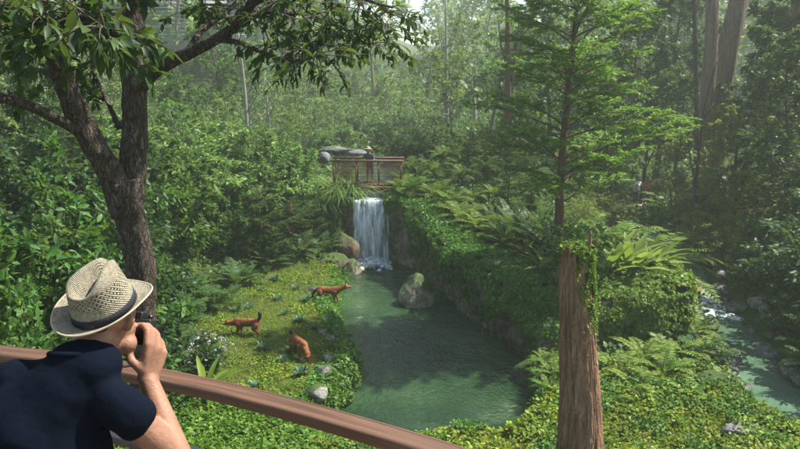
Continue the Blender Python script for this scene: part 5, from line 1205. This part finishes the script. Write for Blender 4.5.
for i_, (r, h_, v_) in enumerate(prof):
    a_, b_ = .087, .100     # half widths: side, front-back
    x = np.cos(an)*r*a_; y = np.sin(an)*r*b_; z = np.full(m, h_)
    if i_ < nb_: tt_ = 1-i_/(nb_-1); z = z+tt_*(.022*np.cos(an)**2-.026*np.maximum(0, np.sin(an))**2+.012*np.maximum(0, -np.sin(an))**2); x = x*.98
    else:
        t = min(1, h_/.127); pin = np.exp(-((y-.062)/.035)**2)*t**2*.34; x = x*(1-pin)
        wy = .013+.016*ss(.06, -.05, y)
        cr = np.exp(-(np.abs(x)/wy)**2.6)*ss(-.095, -.05, y)*t**3
        z = z-.042*cr+.014*t**3*np.clip(y/.07, -1, 1)
        z = z+(.010*t**3)*np.exp(-((np.abs(x)-wy*1.9)/.016)**2)*ss(-.09, -.03, y)
    V[i_] = x[:, None]*HR+y[:, None]*HF+z[:, None]*HU
i = np.arange(n-1)[:, None]*m; j = np.arange(m)[None, :]; j2 = (j+1) % m
def uvset(o, m, vs):
    ul = o.data.uv_layers.new(name='UV'); li = np.empty(len(o.data.loops), np.int32); o.data.loops.foreach_get('vertex_index', li)
    uu = (li % m)/m; nl = len(li)//4; u4 = uu.reshape(nl, 4); wrap = (u4.max(1) > .9) & (u4.min(1) < .1); u4[wrap] = np.where(u4[wrap] < .5, u4[wrap]+1, u4[wrap])
    ul.data.foreach_set('uv', np.stack([u4.ravel(), np.array(vs)[li//m]], -1).astype(np.float32).ravel())
o = mk('straw_shell', V.reshape(-1, 3), [np.stack([i+j, i+j2, i+m+j2, i+m+j], -1).reshape(-1, 4)], M['straw'], True, ht); uvset(o, m, [p_[2] for p_ in prof])
so = o.modifiers.new('t', 'SOLIDIFY'); so.thickness = .0025; so.offset = 0
VB = []
for r, h_ in ((1.0, .004), (1.035, .005), (1.028, .028), (1.0, .029)):
    rr = r*(1-.16*(h_/.094)**1.3)+.006; VB.append(np.cos(an)[:, None]*rr*.087*HR+np.sin(an)[:, None]*rr*.100*HF+np.full((m, 1), h_)*HU)
VB = np.array(VB); i = np.arange(3)[:, None]*m
mk('hat_band', VB.reshape(-1, 3), [np.stack([i+j, i+j2, i+m+j2, i+m+j], -1).reshape(-1, 4)], M['band'], True, ht)
q = MB(); q.tube([V[0, k % m] for k in range(m+1)], .0032, 6, cap=False); q.build('brim_edge', M['straw_plain'], ht)
tag(ht, 'woven straw fedora with dark band on the head of the photographer', 'hat')
# --- small visitors
def visitor(name, x, y, z, hgt, heading, top, bottom, hatm, label, pose='stand', skin='skin', parts_hat=True):
    e = empty(name, (x, y, z)); k = hgt/1.75; ch, shd = math.cos(heading), math.sin(heading)
    def T(p): a, b, c = p; return np.array([a*ch-b*shd, a*shd+b*ch, c])*k
    ln = .28 if pose == 'lean' else .03
    hip_, che, nek, hed = (0, 0, .95), (0, ln*.6, 1.3), (0, ln*.9, 1.5), (0, ln*1.15, 1.64)
    arms = {'stand': [((.2, ln*.7, 1.42), (.27, ln*.5+.02, 1.14), (.23, .16, .93)), ((-.2, ln*.7, 1.42), (-.27, ln*.5+.02, 1.14), (-.23, .14, .93))],
            'camera': [((.2, .03, 1.42), (.25, .2, 1.24), (.07, .27, 1.53)), ((-.2, .03, 1.42), (-.25, .2, 1.24), (-.07, .27, 1.53))],
            'lean': [((.2, ln*.7, 1.40), (.3, .34, 1.16), (.12, .46, 1.14)), ((-.2, ln*.7, 1.40), (-.3, .34, 1.16), (-.12, .46, 1.14))]}[pose]
    S = [(T(hed), T((0, hed[1]+.02, hed[2]+.04)), .092*k, .095*k), (T((0, hed[1]+.06, hed[2]-.06)), T((0, hed[1]+.07, hed[2]-.05)), .045*k, .045*k), (T((0, hed[1]+.105, hed[2]-.01)), T((0, hed[1]+.112, hed[2]-.02)), .012*k, .014*k),
         (T(nek), T(hed), .055*k, .055*k), (T(che), T(nek), .13*k, .07*k, (*T((1, 0, 0)), 1.35)), (T(hip_), T(che), .13*k, .135*k, (*T((1, 0, 0)), 1.2))]
    legs = [((.09, 0, .92), (.11, .04, .5), (.12, -.02, .09), (.14, .14, .04)), ((-.09, 0, .92), (-.11, .0, .5), (-.13, -.08, .09), (-.14, .08, .04))]
    for a, b, c, d in legs: S += [(T(a), T(b), .085*k, .058*k), (T(b), T(c), .056*k, .038*k), (T((c[0], c[1]-.02, .045)), T(d), .042*k, .036*k)]
    for a, b, c in arms:
        S += [(T((0, a[1], a[2]+.02)), T(a), .07*k, .06*k), (T(a), T(b), .05*k, .038*k), (T(b), T(c), .038*k, .027*k)]
        c = np.array(c); f = nrm(c-np.array(b)); S.append((T(c), T(c+f*.07), .03*k, .026*k))
        for q_ in range(4): o_ = (q_-1.5)*.02; S.append((T(c+f*.07+[o_, 0, 0]), T(c+f*(.13-.012*abs(q_-1.3))+[o_, 0, -.015]), .011*k, .009*k))
        S.append((T(c+f*.02), T(c+f*.06+[-.045*np.sign(c[0]), 0, 0]), .013*k, .01*k))
    body('body', S, M[skin], e, .014, 2)
    B = [(T((0, 0, 1.0)), T(che), .145*k, .15*k, (*T((1, 0, 0)), 1.25)), (T(che), T((0, nek[1], nek[2]-.06)), .148*k, .09*k, (*T((1, 0, 0)), 1.35))]
    for a, b, c in arms: a_ = np.array(a); b_ = np.array(b); B.append((T(a_), T(a_+(b_-a_)*.6), .068*k, .06*k)); B.append((T((0, a[1], a[2]+.01)), T(a), .08*k, .07*k))
    body('shirt', B, M[top], e, .015, 3)
    B = [(T((0, 0, 1.0)), T((0, 0, .9)), .145*k, .15*k, (*T((1, 0, 0)), 1.15))]
    for a, b, c, d in legs: a_, b_, c_ = map(np.array, (a, b, c)); B += [(T(a_), T(b_), .1*k, .075*k)]
    body('shorts', B, M[bottom], e, .015, 3)
    body('hair', [(T((0, hed[1]-.02, hed[2]+.03)), T((0, hed[1], hed[2]+.06)), .098*k, .096*k)], M['hair'], e, .014, 2)
    if hatm:
        q = MB(); c = np.array(T((0, hed[1], hed[2]+.09))); aa = np.linspace(0, 2*PI, 20, endpoint=False)
        rs = ((.19, 0), (.1, .015), (.095, .08), (.06, .11), (.002, .11)); VV = np.array([[c+np.array([math.cos(t)*r, math.sin(t)*r, h])*k for t in aa] for r, h in rs])
        i2 = np.arange(4)[:, None]*20; j_ = np.arange(20)[None, :]; q.add(VV.reshape(-1, 3), np.stack([i2+j_, i2+(j_+1) % 20, i2+20+(j_+1) % 20, i2+20+j_], -1).reshape(-1, 4)); q.build('hat', M[hatm], e)
    return tag(e, label, 'person')
xb = xat(370, 25.4, 3)
visitor('person', xb, 25.42, bz+.06, 1.3, -PI-.2, 'denim', 'denim', 'tan_cloth', 'visitor in tan hat leaning on the footbridge rail', 'lean')
gp = (xat(635, 32.6, .3), 32.6); visitor('person', gp[0], gp[1], hz(*gp)+.05, 1.55, PI+.5, 'white_cloth', 'navy_cloth', None, 'visitor in white top and dark shorts standing on the dirt path', 'camera')
gp = (xat(646, 32.9, .3), 32.9); visitor('person', gp[0], gp[1], hz(*gp)+.05, 1.45, PI-.4, 'coral_cloth', 'teal_cloth', None, 'visitor in coral top and teal shorts on the dirt path', 'stand')
# --- dholes
def dhole(px, py, heading, head, tail, label, sc_=.95, dz=0):
    g = hit(px, py); e = empty('dhole', (g[0], g[1], g[2]-.0)); e.rotation_euler = (0, 0, heading); e.scale = (sc_,)*3
    S = [((.19, 0, .39), (.02, 0, .385), .098, .088, (0, 1, 0, .8)), ((.02, 0, .39), (-.26, 0, .405), .086, .082, (0, 1, 0, .82)), ((.22, 0, .42), (.16, 0, .33), .075, .08, (0, 1, 0, .85)), ((-.24, 0, .41), (-.29, 0, .38), .08, .07, (0, 1, 0, .9))]
    hd_ = {'level': ((.27, 0, .44), (.42, 0, .50), (.49, 0, .515)), 'low': ((.27, 0, .41), (.40, 0, .36), (.46, 0, .35)), 'graze': ((.27, 0, .38), (.37, .02, .22), (.40, .02, .16))}[head]
    n0, n1, h0 = [np.array(v, float) for v in hd_]; d = nrm(h0-n1); d = nrm(d+[0, 0, -.25]); 
    S += [(n0-[.04, 0, .02], n1, .078, .052), (n1, h0, .055, .055), (h0+d*.03, h0+d*.12, .036, .022), (h0+d*.12, h0+d*.145, .022, .017), (h0+d*.03-[0, 0, .018], h0+d*.11-[0, 0, .018], .022, .014)]
    up = nrm(np.array([0, 0, 1.])-d*d[2])
    for s in (-1, 1):
        st = .045 if s > 0 else -.03
        S += [((.18, s*.055, .37), (.155+st*.3, s*.065, .25), .055, .033), ((.155+st*.3, s*.065, .25), (.165+st, s*.06, .12), .031, .02), ((.165+st, s*.06, .12), (.17+st, s*.06, .03), .02, .019), ((.17+st, s*.06, .022), (.215+st, s*.06, .018), .021, .017)]
        S += [((-.27, s*.05, .36), (-.21-st*.4, s*.07, .245), .068, .042), ((-.21-st*.4, s*.07, .245), (-.32-st, s*.065, .14), .036, .021), ((-.32-st, s*.065, .14), (-.30-st, s*.065, .03), .02, .019), ((-.30-st, s*.065, .022), (-.255-st, s*.065, .018), .021, .017)]
        b = h0+up*.04+np.array([0, s*.035, 0]); S += [(b, b+up*.055+np.array([0, s*.012, 0])-d*.01, .024, .009)]
    S = [tuple([np.array(s[0], float)*[1, 1.1, .93], np.array(s[1], float)*[1, 1.1, .93], s[2]*1.15, s[3]*1.15]+list(s[4:])) for s in S]
    n0, n1, h0 = n0*[1, 1, .93], n1*[1, 1, .93], h0*[1, 1, .93]
    bd = body('body', S, M['dhole'], e, .0095, 2)
    me = bd.data; nv_ = len(me.vertices); co = np.empty(nv_*3, np.float32); me.vertices.foreach_get('co', co); co = co.reshape(-1, 3); nr = np.empty(nv_*3, np.float32); me.vertex_normals.foreach_get('vector', nr); nr = nr.reshape(-1, 3)
    rg = np.random.default_rng(5); pick = rg.integers(0, nv_, 9000); pick = pick[(co[pick, 2] > .12) & (np.linalg.norm(co[pick]-(h0+d*.09), axis=1) > .07)]; P_ = co[pick]; N_f = nr[pick]
    fm = MB(); fm.leaves(L_ND, P_, np.array([-.8, 0, -.55])*(1 if head != 'graze' else 1)+N_f*.45+rg.normal(size=P_.shape)*.25, N_f, .032*rg.uniform(.6, 1.2, len(P_)))
    fo = fm.build('fur', M['dhole'], e, False)
    tp = {'up': [(-.33, 0, .42), (-.38, 0, .50), (-.39, .0, .60), (-.36, 0, .66)], 'curl': [(-.33, 0, .43), (-.41, 0, .48), (-.46, 0, .47), (-.47, 0, .40)], 'down': [(-.33, 0, .41), (-.43, 0, .33), (-.50, 0, .22), (-.52, 0, .12)]}[tail]
    body('tail', [(tp[0], tp[1], .03, .042), (tp[1], tp[2], .042, .052), (tp[2], tp[3], .052, .018)], M['darkfur'], e, .01, 2)
    body('nose', [(h0+d*.155, h0+d*.16, .012, .01)], M['black'], e, .004, 1)
    for s in (-1, 1):
        c = h0+d*.035+up*.022+np.array([0, s*.031, 0]); body('eye', [(c, c+d*.002, .008, .008)], M['black'], e, .003, 1)
    return tag(e, label, 'dhole', 'dholes on the lawn')
dhole(246, 336, PI-.15, 'low', 'up', 'leftmost rust dhole facing left with black tail raised')
dhole(300, 357, -1.0, 'graze', 'curl', 'rust dhole with its head down grazing, nearest the railing')
dhole(330, 302, -.1, 'level', 'down', 'rust dhole standing at the water edge with dark tail down')
# ------------------------------------------------------------------ the building glimpsed through the leaves
hb = empty('grey_building', tuple(atY(175, 24, 62)));
mb = MB(); mb.box([0, 4, .5], [7, 4, 2.6]); mb.build('wall', M['wall'], hb, False)
mb = MB(); mb.box([0, 3.8, 3.3], [7.8, 4.8, .2]); mb.build('roof', M['roofm'], hb, False)
mb = MB()
for k in range(12): mb.box([0, -.08, -.9+k*.32], [6.6, .06, .05])
mb.build('louvre', M['roofm'], hb, False)
for k in range(4): mb = MB(); mb.box([-4.8+k*3.2, -.02, .8], [1.1, .03, .8]); mb.build('window', M['glass'], hb, False)
tag(hb, 'grey louvred building glimpsed through leaves at the top left', 'building')
mb = MB(); a = atY(742, 76, 33); b = atY(860, 80, 33); mb.tube([a, (a+b)/2, b], .06, 8); pp = empty('fence_rail', tuple(a)); bpy.data.objects.remove(pp)
o = mb.build('pipe_rail', M['barkpale']); tag(o, 'pale horizontal pole rail high on the right slope', 'rail')
for k, t_ in enumerate((0.03, .5, .97)):
    c = a*(1-t_)+b*t_; mb = MB(); mb.tube([(c[0], c[1], hz(c[0], c[1])), (c[0], c[1], c[2])], .05, 8); q_ = mb.build('post', M['barkpale'], o)
# ------------------------------------------------------------------ air, light, camera
def hazebox():
    m, nt, out = newmat('haze_air'); v = nt.nodes.new('ShaderNodeVolumePrincipled'); v.inputs['Color'].default_value = (.92, 1, .86, 1); v.inputs['Density'].default_value = HAZE; v.inputs['Anisotropy'].default_value = .3
    nt.links.new(v.outputs[0], out.inputs['Volume'])
    mb = MB(); mb.box([0, 98, 25], [191, 135, 28.0]); o = mb.build('haze', m, None, False); o['kind'] = 'stuff'; o['label'] = 'pale morning haze in the valley'; o['category'] = 'haze'
HAZE = .0016
if HAZE: hazebox()
SUN_EL, SUN_AZ = 56, 70        # azimuth measured from +Y (view direction) towards +X (right)
wd = bpy.data.worlds.new('World'); sc.world = wd; wd.use_nodes = True; nt = wd.node_tree
bg = nt.nodes['Background']; sky = nt.nodes.new('ShaderNodeTexSky'); sky.sky_type = 'NISHITA'; sky.sun_disc = False
sky.sun_elevation = math.radians(SUN_EL); sky.sun_rotation = math.radians(SUN_AZ); nt.links.new(sky.outputs[0], bg.inputs[0]); bg.inputs[1].default_value = .09
ld = bpy.data.lights.new('sun', 'SUN'); ld.energy = 5; ld.angle = math.radians(.8); ld.color = (1, .97, .91)
lo_ = bpy.data.objects.new('sun', ld); COL.objects.link(lo_)
sd_ = Vector((math.sin(math.radians(SUN_AZ))*math.cos(math.radians(SUN_EL)), math.cos(math.radians(SUN_AZ))*math.cos(math.radians(SUN_EL)), math.sin(math.radians(SUN_EL))))
lo_.rotation_euler = sd_.to_track_quat('Z', 'Y').to_euler(); lo_.location = sd_*50
cd = bpy.data.cameras.new('camera_main'); co_ = bpy.data.objects.new('camera_main', cd); COL.objects.link(co_); sc.camera = co_
co_.location = (0, 0, CAMZ); co_.rotation_euler = (math.radians(90)-TH, 0, 0); cd.sensor_width = 36; cd.lens = 36*FPX/800; cd.clip_end = 1000; cd.clip_start = .05
for P_ in list(globals().values()):
    if isinstance(P_, Proto) and not P_.used:
        for ch in P_.kids: bpy.data.objects.remove(ch)
        bpy.data.objects.remove(P_.root)
sc.view_settings.view_transform = 'Standard'; sc.view_settings.look = 'None'; sc.view_settings.gamma = 1; sc.view_settings.exposure = EXPO if 'EXPO' in globals() else 1.32
sc.cycles.max_bounces = 6; sc.cycles.transparent_max_bounces = 12; sc.cycles.volume_bounces = 1; sc.cycles.diffuse_bounces = 3; sc.cycles.glossy_bounces = 2; sc.cycles.transmission_bounces = 4
sc.cycles.use_denoising = True; sc.cycles.sample_clamp_indirect = 6
